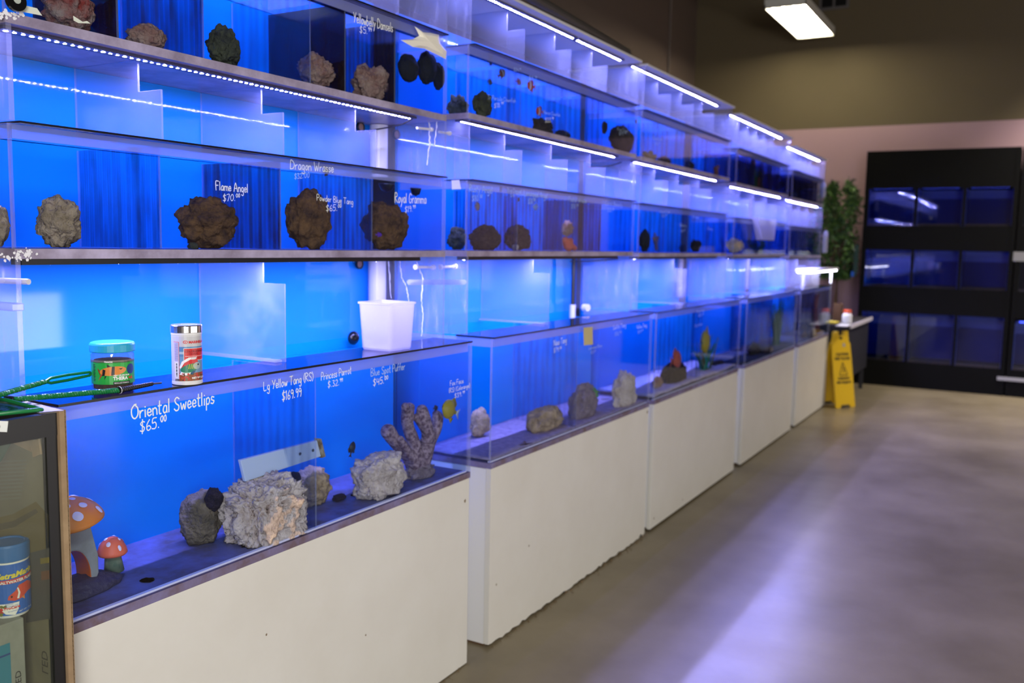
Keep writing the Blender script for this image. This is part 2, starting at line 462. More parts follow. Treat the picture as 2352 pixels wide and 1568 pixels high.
def led_bar(y0, y1, x, z, label, group, n=None, h=.006):
    t = thing('led_bar', (x, (y0 + y1) / 2, z), label, 'light', group)
    hs = box('housing', (x - .020, y0, z - h), (x + .020, y1, z), M_BLACK if h > .01 else M_HOUS, t)
    mb = MB()
    n = n or int((y1 - y0 - .03) / .0193)
    for i in range(n):
        yy = y0 + .018 + (y1 - y0 - .036) * i / (n - 1)
        r = .0050 if i % 3 == 0 else .0039
        mb.face([(x + r * math.cos(a), yy + r * math.sin(a), z - h - .0005) for a in [-k * math.pi / 4 for k in range(8)]])
    mb.build('emitters', M_LED2 if h > .01 else M_LED, hs)
    return t


def riser(y0, y1, z0, z1, divs, label, group, notch, back_top=None, thick=.012, low=False):
    t = thing('acrylic_riser', ((XM + XB) / 2, (y0 + y1) / 2, z0), label, 'acrylic support', group)
    g = .012
    for s in (0, 1):
        ya = y0 if s == 0 else y1 - g
        o = box('side_panel', (XB, ya, z0), (XM, ya + g, z1), [M_SIDE, M_EDGE], t, edge_axis=1)
    box('back_panel', (XB - .008, y0, z0 - .008), (XB, y1, back_top or z1), M_BLUE, t)
    zn = z1 - notch
    for y in divs:
        xf = -1.88 if low else XM + .002
        poly = [(XB + .004, z0), (xf, z0), (xf, zn), (xf - .085, zn), (xf - .085, z1), (XB + .004, z1)]
        mb = MB()
        mb.prism(poly, (0, y - .003, 0), (1, 0, 0), (0, 0, 1), (0, .006, 0))
        # faces facing along y are clear, the rim is polished edge
        mb.m = [0, 0] + [1] * (len(mb.f) - 2)
        mb.build('partition', [M_PART, M_EDGE], t)
        if low:
            box('foot_strip', (XB + .01, y - .03, z0), (xf - .01, y - .004, z0 + .006), M_EDGE, t)
    return t


for k, (y0, y1) in UN.items():
    cab_group = 'white cabinets under the tanks'
    c = thing('display_cabinet', (XL - .25, (y0 + y1) / 2, 0), {
        1: 'white cabinet nearest the camera, cut off by the bottom of the picture',
        2: 'second white cabinet along the wall, with a swollen crumbling bottom edge',
        3: 'third white cabinet along the wall, standing clear of the floor',
        4: 'fourth white cabinet along the wall, between the third and the farthest',
        5: 'farthest white cabinet, beside the yellow floor sign'}[k], 'cabinet', cab_group)
    zb = .004 if k < 3 else .012
    ye = y1 - .006
    box('carcass', (-2.36, y0 + .004, zb + .006), (XL - .024, ye, HC - .002), M_WHITES, c, bevel=.002)
    mb = MB()
    if k == 2:
        # swollen, ragged foot
        n = 60
        pr = [(y0, HC), (ye, HC)] + [(ye - (ye - y0) * i / n, zb + .012 * random.random() * (1 if i > 3 else 3)) for i in range(n + 1)]
        mb.prism(pr, (XL - .022, 0, 0), (0, 1, 0), (0, 0, 1), (.022, 0, 0))
    else:
        mb.box((XL - .022, y0, zb), (XL, ye, HC))
    CABF[k] = mb.build('front_panel', M_WHITE, c, bevel=.0015 if k != 2 else 0)
    if k > 2:
        box('plinth', (-2.3, y0 + .01, 0), (XL - .045, ye - .01, .011), mat('raw_board', (.10, .05, .02), .9), c)
    else:
        box('plinth', (-2.3, y0 + .01, 0), (XL - .03, ye - .01, .011), mat('raw_board', (.10, .05, .02), .9), c)
    LOWA[k] = tank('aquarium', y0, y1, HC, HT, XL, XB, LOW_DIV[k],
                   'large blue-backed display tank in the bottom row, ' + WHERE[k], 'large tanks on the cabinets', 1.203, liner=-2.13, basem=M_LBASE,
                   fl={1: M_FLUTEL, 2: M_FLUTEL, 3: M_FLUTEL, 4: M_FLUTEB, 5: M_FLUTEB}[k])
    ld = box('glass_lid', (-1.95, y0 + .004, HT + .0005), (XL + .004, y1 - .002, HT + .0065), [M_LID, M_LIDEDGE], edge_axis=2)
    tag(ld, 'black tinted glass lid on the bottom-row tank of the ' + WHERE[k], 'lid', 'tinted lids on the bottom row')
    MIDA[k] = tank('aquarium', y0, y1, HMB[k], HMT[k], XM, XB, MID_DIV[k],
                   'blue tank in the middle row, ' + WHERE[k], 'middle row tanks', HMT[k] - .032, fl=[M_FLUTE, M_FLUTE, M_FLUTEB] if k == 2 else [M_FLUTEL] if k == 3 else [M_FLUTE] if k > 3 else [M_FLUTE, M_FLUTEB, M_FLUTE])
    ld = box('glass_lid', (-2.02, y0 + .013, HMT[k] + .0005), (XM + .016, y1 - .013, HMT[k] + .005), [M_LID, M_LIDEDGE], edge_axis=2)
    UPA[k] = tank('aquarium', y0, y1, HUB[k], HUT[k], XM, XB, UP_DIV[k],
                  'blue tank in the top row, ' + WHERE[k], 'top row tanks', HUT[k] - .032, fl=[M_FLUTEX, M_FLUTEB, M_FLUTEL, M_FLUTEX, M_FLUTEB] if k == 1 else ([M_FLUTEL] if k < 4 else [M_FLUTEB]))
    tag(ld, 'thin dark glass lid on the middle-row tank of the ' + WHERE[k], 'lid', 'thin lids on the middle row')
    ld = box('glass_lid', (-2.02, y0 + .013, HUT[k] + .0005), (XM + .016, y1 - .013, HUT[k] + .005), [M_LID, M_LIDEDGE], edge_axis=2)
    tag(ld, 'thin dark glass lid on the top-row tank of the ' + WHERE[k], 'lid', 'thin lids on the top row')
    # the lids need room among the partitions: risers start on the rims
    lowp = {1: [1.943], 2: [3.60], 3: [5.45], 4: [7.2], 5: [8.9]}[k]
    riser(y0, y1, HT + .008, HMB[k] - .0005, lowp, 'clear acrylic supports above the bottom tank of the ' + WHERE[k], 'lower acrylic supports', .075, low=True)
    riser(y0, y1, HMT[k] + .006, HUB[k] - .0005, MID_DIV[k], 'clear stepped acrylic supports above the middle tank of the ' + WHERE[k], 'upper acrylic supports', .078)
    tdv = UP_DIV[k] if k != 1 else [2.248, 2.502]
    riser(y0, y1, HUT[k] + .006, HH[k] - .0005, tdv, 'clear stepped acrylic supports under the hood of the ' + WHERE[k], 'top acrylic supports', .085, back_top=HH[k] - .075)
    cp = thing('hood_board', (-2.1, (y0 + y1) / 2, HH[k]), 'white hood board over the top tank of the ' + WHERE[k], 'hood', 'white hood boards on top')
    box('board', (-2.36, y0 - .01, HH[k]), (XM + .02, y1 - .005, HH[k] + .012), M_HOOD, cp, bevel=.002)
    # lights
    led_bar(y0 + .03, y0 + 1.52 if k < 4 else y1 - .06, -1.945, HMB[k] - .001, 'black LED strip under the middle tank of the ' + WHERE[k], 'LED strips in the bottom row', h=.013)
    led_bar(y0 + .012, min(y0 + 1.50, y1 - .05), -1.95, HUB[k] - .001, 'lit LED strip under the top tank of the ' + WHERE[k], 'LED strips in the middle row')
    if k == 2:
        led_bar(y0 + .012, 3.93, -1.95, HH[k] - .001, 'longer lit LED strip under the hood of the second stack', 'LED strips under the hoods')
        led_bar(3.95, 4.49, -1.95, HH[k] - .001, 'shorter lit LED strip under the hood of the second stack', 'LED strips under the hoods')
    else:
        led_bar(y0 - (.06 if k > 2 else -.012), min(y0 + 1.46, y1 - .06), -1.95, HH[k] - .001, 'lit LED strip under the hood of the ' + WHERE[k], 'LED strips under the hoods')

# screw marks and chips on the cabinet fronts
for (x, y, r_, kk) in [(1068, 1150, .006, 1), (612, 1457, .003, 1), (840, 1458, .003, 1), (1215, 1253, .004, 2), (1140, 1342, .004, 2), (1502, 1190, .006, 3), (1568, 1147, .005, 3), (1487, 946, .008, 2), (1694, 858, .008, 3)]:
    c = at(x, y, 'x', XL + .0006)
    mb = MB(); mb.face([c + Vector((0, math.cos(k * .628) * r_, math.sin(k * .628) * r_ * (.8 + .3 * (k % 3)))) for k in range(10)])
    mb.build('screw_mark', mat('chip_brown', (.20, .14, .08), .8), CABF[kk])
# crumbs of swollen board along the first cabinets
rng = random.Random(3)
mb = MB()
for k in (1, 2):
    y0, y1 = UN[k]
    for i in range(170):
        y = rng.uniform(y0, y1 + .02); x = XL + abs(rng.gauss(0, .012)) + .004
        s = rng.uniform(.002, .008)
        p = Vector((x, y, s * .4))
        q = [p + Vector((rng.uniform(-s, s), rng.uniform(-s, s), rng.uniform(-.3, .9) * s)) for _ in range(4)]
        for p_ in q: p_.z = max(p_.z, .0005)
        mb.face([q[0], q[1], q[2]]); mb.face([q[0], q[1], q[3]]); mb.face([q[1], q[2], q[3]]); mb.face([q[0], q[2], q[3]])
tag(mb.build('board_crumbs', mat('crumb', (.26, .18, .10), .9, col2=(.12, .07, .03), noise_amt=.1, noise_scale=60)), 'brown crumbs of swollen board along the foot of the first two cabinets', 'debris', kind='stuff')

# ------------------------------------------------------------------ things in the tanks
def rockmat(name, a, b_, scale=26, bump=1.0, rough=.9):
    return mat(name, a, rough, spec=.2, col2=b_, noise_amt=.18, noise_scale=scale, bump=bump, bump_scale=scale * 4)

RM = {
 'pale': rockmat('pale_base_rock', (.88, .68, .55), (.52, .38, .29)),
 'tan': rockmat('tan_rock', (.64, .43, .25), (.28, .18, .09)),
 'grey': rockmat('grey_lava_rock', (.26, .19, .12), (.09, .07, .05)),
 'brown': rockmat('brown_live_rock', (.24, .11, .04), (.05, .025, .022)),
 'dark': rockmat('dark_live_rock', (.060, .042, .045), (.018, .014, .02)),
 'pink': rockmat('pink_tan_rock', (.48, .30, .20), (.30, .12, .08)),
 'red': rockmat('red_crusted_rock', (.40, .28, .20), (.32, .045, .03), scale=26),
 'mauve': rockmat('mauve_rock', (.34, .25, .28), (.18, .13, .15)),
 'shell': rockmat('dark_shell', (.05, .035, .06), (.012, .01, .02), scale=60),
 'moss': rockmat('mossy_rock', (.12, .11, .05), (.035, .033, .03)),
}


def rock(name, label, cat, bb, X, m, seed, floor=None, amp=.28, pits=0., sub=5, group=None, power=1., freq=2.2, flat=None, fine=.42, lump=0.):
    x0, y0, x1, y1 = bb
    a = at(x0, (y0 + y1) / 2, 'x', X); c_ = at(x1, (y0 + y1) / 2, 'x', X)
    t_ = at((x0 + x1) / 2, y0, 'x', X); b_ = at((x0 + x1) / 2, y1, 'x', X)
    w = abs(c_.y - a.y) / 2; hz = (t_.z - b_.z) / 2
    ctr = Vector((X, (a.y + c_.y) / 2, (t_.z + b_.z) / 2))
    s = abs(ctr.y / ctr.x)
    rx = min(.11, .62 * w / max(s, .6)) if flat is None else flat
    ry = math.sqrt(max(w * w - (rx * s) ** 2, (w * .6) ** 2))
    bm = bmesh.new()
    bmesh.ops.create_icosphere(bm, subdivisions=sub, radius=1)
    off = Vector((seed * 3.17, seed * 1.31, seed * 7.7))
    mx = [1e-6] * 3; mn = [-1e-6] * 3
    for v in bm.verts:
        p = v.co.copy()
        d = noise.fractal(p * freq + off, 1.0, 2.1, 5) * amp
        if sub > 3: d += noise.turbulence(p * freq * 3.2 + off, 4, True) * amp * fine
        if lump: d -= lump * noise.voronoi(p * 3.1 + off)[0][0] + lump * .6 * noise.voronoi(p * 7.3 + off)[0][0]
        if pits:
            q = p * 5.5 + off
            vd = noise.voronoi(q)[0][0]
            d -= pits * max(0., .34 - vd) / .34
            vd2 = noise.voronoi(p * 11 + off)[0][0]
            d -= pits * .45 * max(0., .32 - vd2) / .32
        v.co = p * (1 + d)
        if power != 1:
            v.co = Vector([math.copysign(abs(q) ** power, q) for q in v.co])
        for i in range(3):
            mx[i] = max(mx[i], v.co[i]); mn[i] = min(mn[i], v.co[i])
    ext = (rx, ry, hz)
    for v in bm.verts:
        for i in range(3):
            v.co[i] = ((v.co[i] - mn[i]) / (mx[i] - mn[i]) * 2 - 1) * ext[i]
        if floor is not None and ctr.z + v.co.z < floor:
            v.co.z = floor - ctr.z
    if floor is not None:
        lo = min(v.co.z for v in bm.verts) + ctr.z
        if lo > floor + .0005:
            ctr.z -= lo - floor - .0005
    me = bpy.data.meshes.new(name); bm.to_mesh(me); bm.free()
    me.polygons.foreach_set('use_smooth', [True] * len(me.polygons))
    me.materials.append(RM.get(m) or m)
    o = bpy.data.objects.new(name, me); COL.objects.link(o); o.location = ctr
    return tag(o, label, cat, group)


def fish(label, px, py, Lpx, X, face, body, band=None, tall=.5, tailc=None, tilt=0., group='fish in the tanks', turn=0.):
    """face +1 swims away from the camera along the row, -1 towards it"""
    c = at(px, py, 'x', X); e = at(px + Lpx, py, 'x', X)
    Lg = max(.02, (e - c).length * .9)
    mb = MB()
    nseg, ring = 14, 10
    i0 = 0
    for k in range(nseg + 1):
        t = k / nseg
        hgt = tall * Lg * .5 * (math.sin(math.pi * min(1, t * 1.08 + .02)) ** .7 if t < .92 else .18) + .0006
        wid = hgt * .38
        for j in range(ring):
            a = 2 * math.pi * j / ring
            mb.v.append((wid * math.cos(a), (.5 - t * .8) * Lg, hgt * math.sin(a)))
    for k in range(nseg):
        t = (k + .5) / nseg
        mi = 1 if band and any(abs(t - q) < .055 for q in band) else 0
        for j in range(ring):
            a, b_ = k * ring + j, k * ring + (j + 1) % ring
            mb.f.append((a, b_, b_ + ring, a + ring)); mb.m.append(mi)
    y = -.28 * Lg
    mb.prism([(y, .05 * tall * Lg), (-.5 * Lg, .28 * tall * Lg), (-.44 * Lg, 0), (-.5 * Lg, -.28 * tall * Lg), (y, -.05 * tall * Lg)], (-.0006, 0, 0), (0, 1, 0), (0, 0, 1), (.0012, 0, 0), 2)
    mb.prism([(.18 * Lg, .40 * tall * Lg), (-.05 * Lg, .68 * tall * Lg), (-.25 * Lg, .40 * tall * Lg), (-.2 * Lg, .2 * tall * Lg)], (-.0006, 0, 0), (0, 1, 0), (0, 0, 1), (.0012, 0, 0), 0)
    mb.prism([(.05 * Lg, -.40 * tall * Lg), (-.12 * Lg, -.62 * tall * Lg), (-.22 * Lg, -.32 * tall * Lg)], (-.0006, 0, 0), (0, 1, 0), (0, 0, 1), (.0012, 0, 0), 0)
    mats = [mat('fish_' + '_'.join('%02d' % int(q * 99) for q in body), body, .4), mat('fish_white_band', (.75, .75, .8), .4),
            mat('fish_' + '_'.join('%02d' % int(q * 99) for q in (tailc or body)), tailc or body, .4)]
    o = mb.build('fish', mats, smooth=True)
    o.matrix_world = Matrix.Translation(c) @ Matrix.Rotation((0 if face > 0 else math.pi) + turn, 4, 'Z') @ Matrix.Rotation(tilt, 4, 'X')
    return tag(o, label, 'fish', group)


FL1 = HC + .0235
# bottom tank, nearest stack
rock('lava_rock', 'round dark grey pitted rock left of the big white rock, bottom tank', 'rock', (410, 1122, 512, 1258), -1.975, 'grey', 3, floor=FL1, amp=.16, pits=.10, sub=5)
rock('base_rock', 'big white holey rock at the front of the nearest bottom tank', 'rock', (498, 1090, 702, 1272), -1.875, 'pale', 11, floor=FL1, amp=.24, pits=.48, sub=6, power=.72, freq=2.2, fine=.14, lump=.26)
rock('base_rock', 'tan rock behind the fluted divider of the nearest bottom tank', 'rock', (655, 1070, 764, 1172), -1.98, 'tan', 21, floor=FL1, amp=.25, pits=.12, sub=5)
rock('base_rock', 'square whitish rock in front of the branching coral', 'rock', (804, 1040, 927, 1148), -1.86, 'pale', 31, floor=FL1, amp=.24, pits=.20, sub=5, power=.72, fine=.15, lump=.2)
rock('turban_snail', 'dark turban snail on the round grey rock', 'snail', (468, 1118, 512, 1176), -1.93, 'shell', 41, amp=.15, pits=.1, group='dark snails')
rock('turban_snail', 'dark snail beside the white slab, right of the big white rock', 'snail', (655, 1082, 692, 1116), -1.90, 'shell', 42, amp=.15, pits=.1, group='dark snails')
rock('pebble', 'small black pebble under the big white rock', 'rock', (570, 1243, 604, 1268), -1.835, 'shell', 43, floor=FL1, sub=3)
rock('pebble', 'dark brown crumb lying left of the rocks in the nearest bottom tank', 'rock', (322, 1344, 358, 1364), -1.86, 'brown', 44, floor=FL1, sub=3)
for i, (bb, wd) in enumerate([((762, 1122, 796, 1136), 'upper'), ((762, 1138, 794, 1150), 'lower'), ((805, 1142, 824, 1156), 'rightmost')]):
    rock('pebble', 'black pebble left of the square whitish rock, the %s of three' % wd, 'rock', bb, -1.93, 'shell', 50 + i, floor=FL1, sub=3, group='black pebbles')
# white slab
a_ = at(552, 1082, 'x', -1.915); b_ = at(728, 1034, 'x', -1.915)
d_ = (b_ - a_)
t1 = thing('plastic_slab', (-1.915, a_.y, a_.z), 'white plastic slab with two dark holes, leaning behind the big white rock', 'slab')
up_ = Vector((-.02, 0, .062))
mb = MB(); mb.prism([(0, -.35), (1, -.22), (1.0, .42), (0, .42)], a_, d_, up_ * 1.25, (.012, 0, 0))
mb.build('plate', mat('slab_white', (.62, .66, .72), .5), t1, bevel=.002)
for q in (.72, .90):
    c0 = a_ + d_ * q + Vector((.0125, 0, .008))
    mb = MB(); mb.tube([c0, c0 + Vector((.0012, 0, 0))], .0048, 12); mb.build('hole', M_BLACK, t1)
mb = MB(); mb.prism([(0, -.28), (.055, -.26), (.055, .44), (0, .50)], a_ + d_, d_, up_ * 1.25, (.014, 0, 0))
mb.build('stained_end', mat('slab_stain', (.16, .09, .03), .9, col2=(.45, .36, .22), noise_amt=.12, noise_scale=60), t1)
# branching coral: skinned skeleton
def coral(name, label, X, pts, edges, mcol, group=None, sub=2):
    t = [at(p[0], p[1], 'x', X + (p[3] if len(p) > 3 else 0)) for p in pts]
    o0 = t[0].copy()
    me = bpy.data.meshes.new(name)
    me.from_pydata([tuple(p - o0) for p in t], edges, [])
    o = bpy.data.objects.new(name, me); COL.objects.link(o); o.location = o0
    me.materials.append(mcol)
    sk = o.modifiers.new('skin', 'SKIN'); sk.use_smooth_shade = True
    me.skin_vertices  # created with the modifier
    for i, sv in enumerate(me.skin_vertices[0].data):
        r = pts[i][2]; sv.radius = (r, r); sv.use_root = (i == 0)
    ss = o.modifiers.new('smooth', 'SUBSURF'); ss.levels = ss.render_levels = sub
    return tag(o, label, 'coral', group)

m_coral = mat('coral_mauve', (.40, .27, .30), .85, col2=(.10, .05, .08), noise_amt=.10, noise_scale=70, bump=.3, bump_scale=90)
coral('branching_coral', 'mauve branching coral with knobby fingers standing at the right end of the nearest bottom tank', -1.90,
      [(962, 1098, .040), (955, 1060, .034), (922, 1030, .026), (898, 1002, .026), (884, 978, .034), (948, 1010, .026), (935, 975, .022), (936, 950, .022), (930, 930, .016, .03),
       (945, 925, .017), (972, 1040, .030), (985, 1000, .026, .02), (975, 965, .026, .02), (966, 930, .021, .02), (1000, 990, .024), (1008, 960, .022), (1013, 945, .015), (940, 1045, .018, .02), (916, 1003, .014, .03), (950, 955, .013, .02), (998, 945, .013)],
      [(0, 1), (1, 2), (2, 3), (3, 4), (1, 5), (5, 6), (6, 7), (7, 9), (7, 8), (0, 10), (10, 11), (11, 12), (12, 13), (10, 14), (14, 15), (15, 16), (1, 17), (17, 18), (12, 19), (15, 20)], m_coral)
rock('coral_rubble', 'lumpy grey rubble at the foot of the branching coral', 'rock', (925, 1060, 1000, 1108), -1.895, 'mauve', 61, floor=FL1, amp=.3, pits=.15)
# mushrooms
m_cap = mat('orange_cap', (1.0, .22, .015), .5, col2=(1.0, .34, .03), noise_amt=.3, noise_scale=6)
m_capr = mat('coral_red_cap', (1.0, .17, .07), .5)
m_spot = mat('cap_spot', (.95, .80, .90), .5)
m_stem = mat('grey_stem', (.44, .42, .38), .7, col2=(.30, .28, .22), noise_amt=.2, noise_scale=14)
m_base = mat('ornament_base', (.06, .045, .08), .6, bump=.8, bump_scale=60)
OX = -1.95
c0 = at(150, 1335, 'x', OX)
orn = thing('mushroom_ornament', (OX, c0.y, FL1), 'orange spotted mushroom archway ornament beside the cardboard box edge', 'ornament')

def cap(parent, c, rx, h, m, nspots, seed, tilt=0.):
    mb = MB()
    prof = [(rx * .55, -h * .10), (rx * .9, -h * .12), (rx, 0), (rx * .97, h * .15), (rx * .86, h * .42), (rx * .66, h * .70), (rx * .42, h * .90), (rx * .18, h * .99), (0, h)]
    mb.lathe(prof, (0, 0, 0), 36)
    rg = random.Random(seed)
    def surf(q):
        r_ = q * rx
        pr = prof[2:]
        for (r1, z1), (r2, z2) in zip(pr, pr[1:]):
            if r2 <= r_ <= r1:
                t = (r1 - r_) / (r1 - r2); return z1 + (z2 - z1) * t, Vector((z2 - z1, r1 - r2))
        return 0, Vector((1, 0))
    for i in range(nspots):
        a = 2.399 * i + seed; q = .12 + .80 * ((i + .5) / nspots) ** .6
        rs = rx * rg.uniform(.10, .15)
        pts_ = []
        for k in range(14):
            b_ = k * math.pi / 7
            # spot outline wrapped on the surface
            dq, da = rs * math.cos(b_) / rx * .8, rs * math.sin(b_) / (rx * max(q, .25))
            q2 = min(.985, max(.01, q + dq)); z2, n2_ = surf(q2)
            n2_.normalize()
            pts_.append(Vector((math.cos(a + da) * (q2 * rx + n2_.x * .0016), math.sin(a + da) * (q2 * rx + n2_.x * .0016), z2 + n2_.y * .0016)))
        zc, nc = surf(q); nc.normalize()
        cc0 = Vector((math.cos(a) * (q * rx + nc.x * .003), math.sin(a) * (q * rx + nc.x * .003), zc + nc.y * .003))
        for k in range(14): mb.face([cc0, pts_[k], pts_[(k + 1) % 14]], 1)
    o = mb.build('mushroom_cap', [m, m_spot], None, smooth=True)
    o.parent = parent
    o.location = Vector(c) - parent.location
    o.rotation_euler = (tilt, tilt * .5, 0)
    return o

cc = at(150, 1193, 'x', OX); e_ = at(233, 1180, 'x', OX)
cap(orn, cc, .086, .050, m_cap, 15, 1, .12)
cc2 = at(258, 1268, 'x', OX - .01)
cap(orn, cc2, .036, .040, m_capr, 9, 2)
# arch stem in the (y, z) plane
ah = cc.z - FL1
def arch(r_out, r_in, y_c, y_w, n=20):
    pts_o = [(y_c - y_w * .62, ah)] + [(y_c - y_w * 1.0, 0)]
    return pts_o
mb = MB()
yc = cc.y - .004
outer = [(yc + .046, .97 * ah), (yc + .055, .75 * ah), (yc + .068, .45 * ah), (yc + .068, .2 * ah), (yc + .060, .02)]
outer_l = [(2 * yc - p[0], p[1]) for p in outer]
inner = [(yc + .046 * math.cos(a), .18 * ah + .42 * ah * math.sin(a)) for a in [k * math.pi / 16 for k in range(17)]]
poly = outer + [(yc + .046, .02)] + inner + [(yc - .046, .02)] + outer_l[::-1]
mb.prism(poly, (OX - .03, 0, FL1), (0, 1, 0), (0, 0, 1), (.06, 0, 0))
mb.m = [0] * len(mb.m)
n_o = len(outer)
for fi in range(2, len(mb.f)):
    if n_o - 1 < fi - 2 < n_o + 18: mb.m[fi] = 1
mb.build('arch_stem', [m_stem, mat('arch_lining', (1.0, .20, .03), .5)], orn, bevel=.004)
mb = MB(); mb.tube([(OX - .01, cc2.y + .004, FL1 + .01), (OX - .01, cc2.y, cc2.z)], [.024, .018], 14)
mb.build('small_stem', mat('green_stem', (.22, .23, .13), .8, col2=(.05, .10, .06), noise_amt=.2, noise_scale=30), orn, smooth=True)
bm = bmesh.new(); bmesh.ops.create_icosphere(bm, subdivisions=4, radius=1)
for v in bm.verts:
    d = 1 + .12 * noise.fractal(v.co * 3, 1, 2, 4)
    v.co = Vector((v.co.x * .065 * d, v.co.y * .125 * d, max(v.co.z, -.05) * .032 * d + .002))
me = bpy.data.meshes.new('base'); bm.to_mesh(me); bm.free(); me.materials.append(m_base)
me.polygons.foreach_set('use_smooth', [True] * len(me.polygons))
o = bpy.data.objects.new('base', me); COL.objects.link(o); o.parent = orn; o.location = (0.005, .015, 0)
# fish of the bottom row
fish('small black fish hovering above the square whitish rock', 808, 1032, 26, -1.90, 1, (.012, .015, .03), tall=.55, tilt=1.2)
fish('yellow fish with white tail beside the branching coral', 1036, 942, 44, -1.85, -1, (.42, .30, .02), tall=.62, tailc=(.75, .75, .8), tilt=.4)
fish('tiny dark fish above the right fingers of the coral', 1000, 937, 12, -1.88, 1, (.02, .02, .06), tall=.6)

# bottom tank, second stack
sand = {2: ('purple_sand', 'mauve sand on the bottom of the second bottom tank', (.42, .32, .40), (.22, .15, .22), .012),
        3: ('pale_sand', 'pale mauve sand on the bottom of the third bottom tank', (.70, .56, .62), (.45, .33, .38), .03),
        4: ('grey_sand', 'dark grit on the bottom of the fourth bottom tank', (.07, .06, .08), (.03, .03, .04), .01),
        5: ('grey_sand', 'grey grit on the bottom of the farthest bottom tank', (.20, .16, .2), (.1, .08, .1), .012)}
for k, (nm, lb, ca, cb, th) in sand.items():
    y0, y1 = UN[k]
    mb = MB()
    nx, ny = 8, 40
    for j in range(ny + 1):
        for i in range(nx + 1):
            x = -2.126 + (XL - .014 + 2.126) * i / nx; y = y0 + .014 + (y1 - y0 - .028) * j / ny
            mb.v.append((x, y, HC + .0235 + th * (1 + .45 * noise.noise(Vector((x * 9, y * 6, k))))))
    for j in range(ny):
        for i in range(nx):
            a = j * (nx + 1) + i
            mb.f.append((a, a + 1, a + nx + 2, a + nx + 1)); mb.m.append(0)
    o = mb.build('sand_bed', mat(nm + str(k), ca, .95, col2=cb, noise_amt=.2, noise_scale=30, bump=.5, bump_scale=150), smooth=True)
    s_ = o.modifiers.new('thickness', 'SOLIDIFY'); s_.thickness = th * .5; s_.offset = -1
    tag(o, lb, 'sand', kind='stuff')
F2, F3, F4, F5 = [HC + .0235 + sand[k][4] for k in (2, 3, 4, 5)]
rock('base_rock', 'grey rock seen through the side pane of the second bottom tank', 'rock', (1078, 935, 1128, 1006), -2.04, 'tan', 71, floor=F2, sub=4)
rock('base_rock', 'round tan rock in the left half of the second bottom tank', 'rock', (1201, 933, 1294, 1002), -1.90, 'tan', 72, floor=F2, amp=.2, pits=.1, sub=5)
rock('base_rock', 'pointed mauve rock with green algae in the middle of the second bottom tank', 'rock', (1304, 878, 1376, 982), -1.88, 'mauve', 73, floor=F2, amp=.3, pits=.15, sub=5)
rock('base_rock', 'tall whitish rock at the right of the second bottom tank', 'rock', (1402, 850, 1463, 953), -1.84, 'pale', 74, floor=F2, amp=.25, pits=.12, sub=5)
rock('coral_rubble', 'dark brown lump on the mauve sand at the front of the second bottom tank', 'rock', (1186, 1014, 1230, 1042), -1.82, 'brown', 75, floor=F2)
rock('algae_tuft', 'bright green algae edge on the pointed mauve rock', 'algae', (1346, 888, 1376, 922), -1.875, mat('green_algae', (.05, .45, .06), .7, col2=(.05, .05, .08), noise_amt=.12, noise_scale=40), 76, amp=.5)
rock('coral_rubble', 'flat dark stone behind the tall whitish rock', 'rock', (1378, 925, 1412, 942), -2.0, 'dark', 77, floor=F2)
# third
rock('slate_slab', 'dark leaning slate slab in the third bottom tank', 'rock', (1518, 830, 1576, 894), -1.88, 'dark', 81, floor=F3, amp=.12, power=.85)
fish('orange-red fish resting on the dark slate slab', 1551, 828, 24, -1.86, 1, (.55, .10, .05), tall=.7)
rock('base_rock', 'pinkish rock at the left end of the third bottom tank', 'rock', (1497, 862, 1523, 896), -1.88, 'pink', 82, floor=F3)
rock('base_rock', 'dark block at the right of the third bottom tank', 'rock', (1634, 826, 1664, 856), -1.90, 'dark', 83, floor=F3, power=.8)
fish('yellow fish above the green plant in the third bottom tank', 1622, 784, 20, -1.86, -1, (.50, .33, .01), tall=.9)

def plant(name, label, bb, X, floor, cols, n, seed, leafw=.008, group=None):
    x0, y0, x1, y1 = bb
    a = at(x0, y1, 'x', X); b2 = at(x1, y1, 'x', X); top = at(x0, y0, 'x', X)
    rg = random.Random(seed); c = (a.y + b2.y) / 2; w = abs(b2.y - a.y) / 2
    root = thing(name, (X, c, floor), label, 'plant', group)
    for ci, col in enumerate(cols):
        mb = MB()
        for i in range(n):
            y_ = c + rg.uniform(-.3, .3) * w; x_ = X + rg.uniform(-.02, .02); hh = (top.z - floor) * rg.uniform(.55, 1)
            tx, ty = rg.uniform(-.04, .04), rg.uniform(-1, 1) * w
            prev = None; ang = rg.uniform(0, 3.14)
            for s in range(7):
                q = s / 6
                p = Vector((x_ + tx * q * q, y_ + ty * q, floor + hh * q))
                wd = Vector((math.cos(ang), math.sin(ang), 0)) * leafw * (1 - q * .8)
                if prev: mb.face([prev[0] - prev[1], prev[0] + prev[1], p + wd, p - wd])
                prev = (p, wd)
        mb.build('fronds', mat('plant_%02d_%02d_%02d' % tuple(int(99 * q) for q in col), col, .5), root)
    return root

plant('plastic_plant', 'green and teal plastic plant in the middle of the third bottom tank', (1588, 775, 1642, 868), -1.89, F3, [(.02, .16, .05), (.01, .30, .22), (.16, .13, .03)], 14, 5)
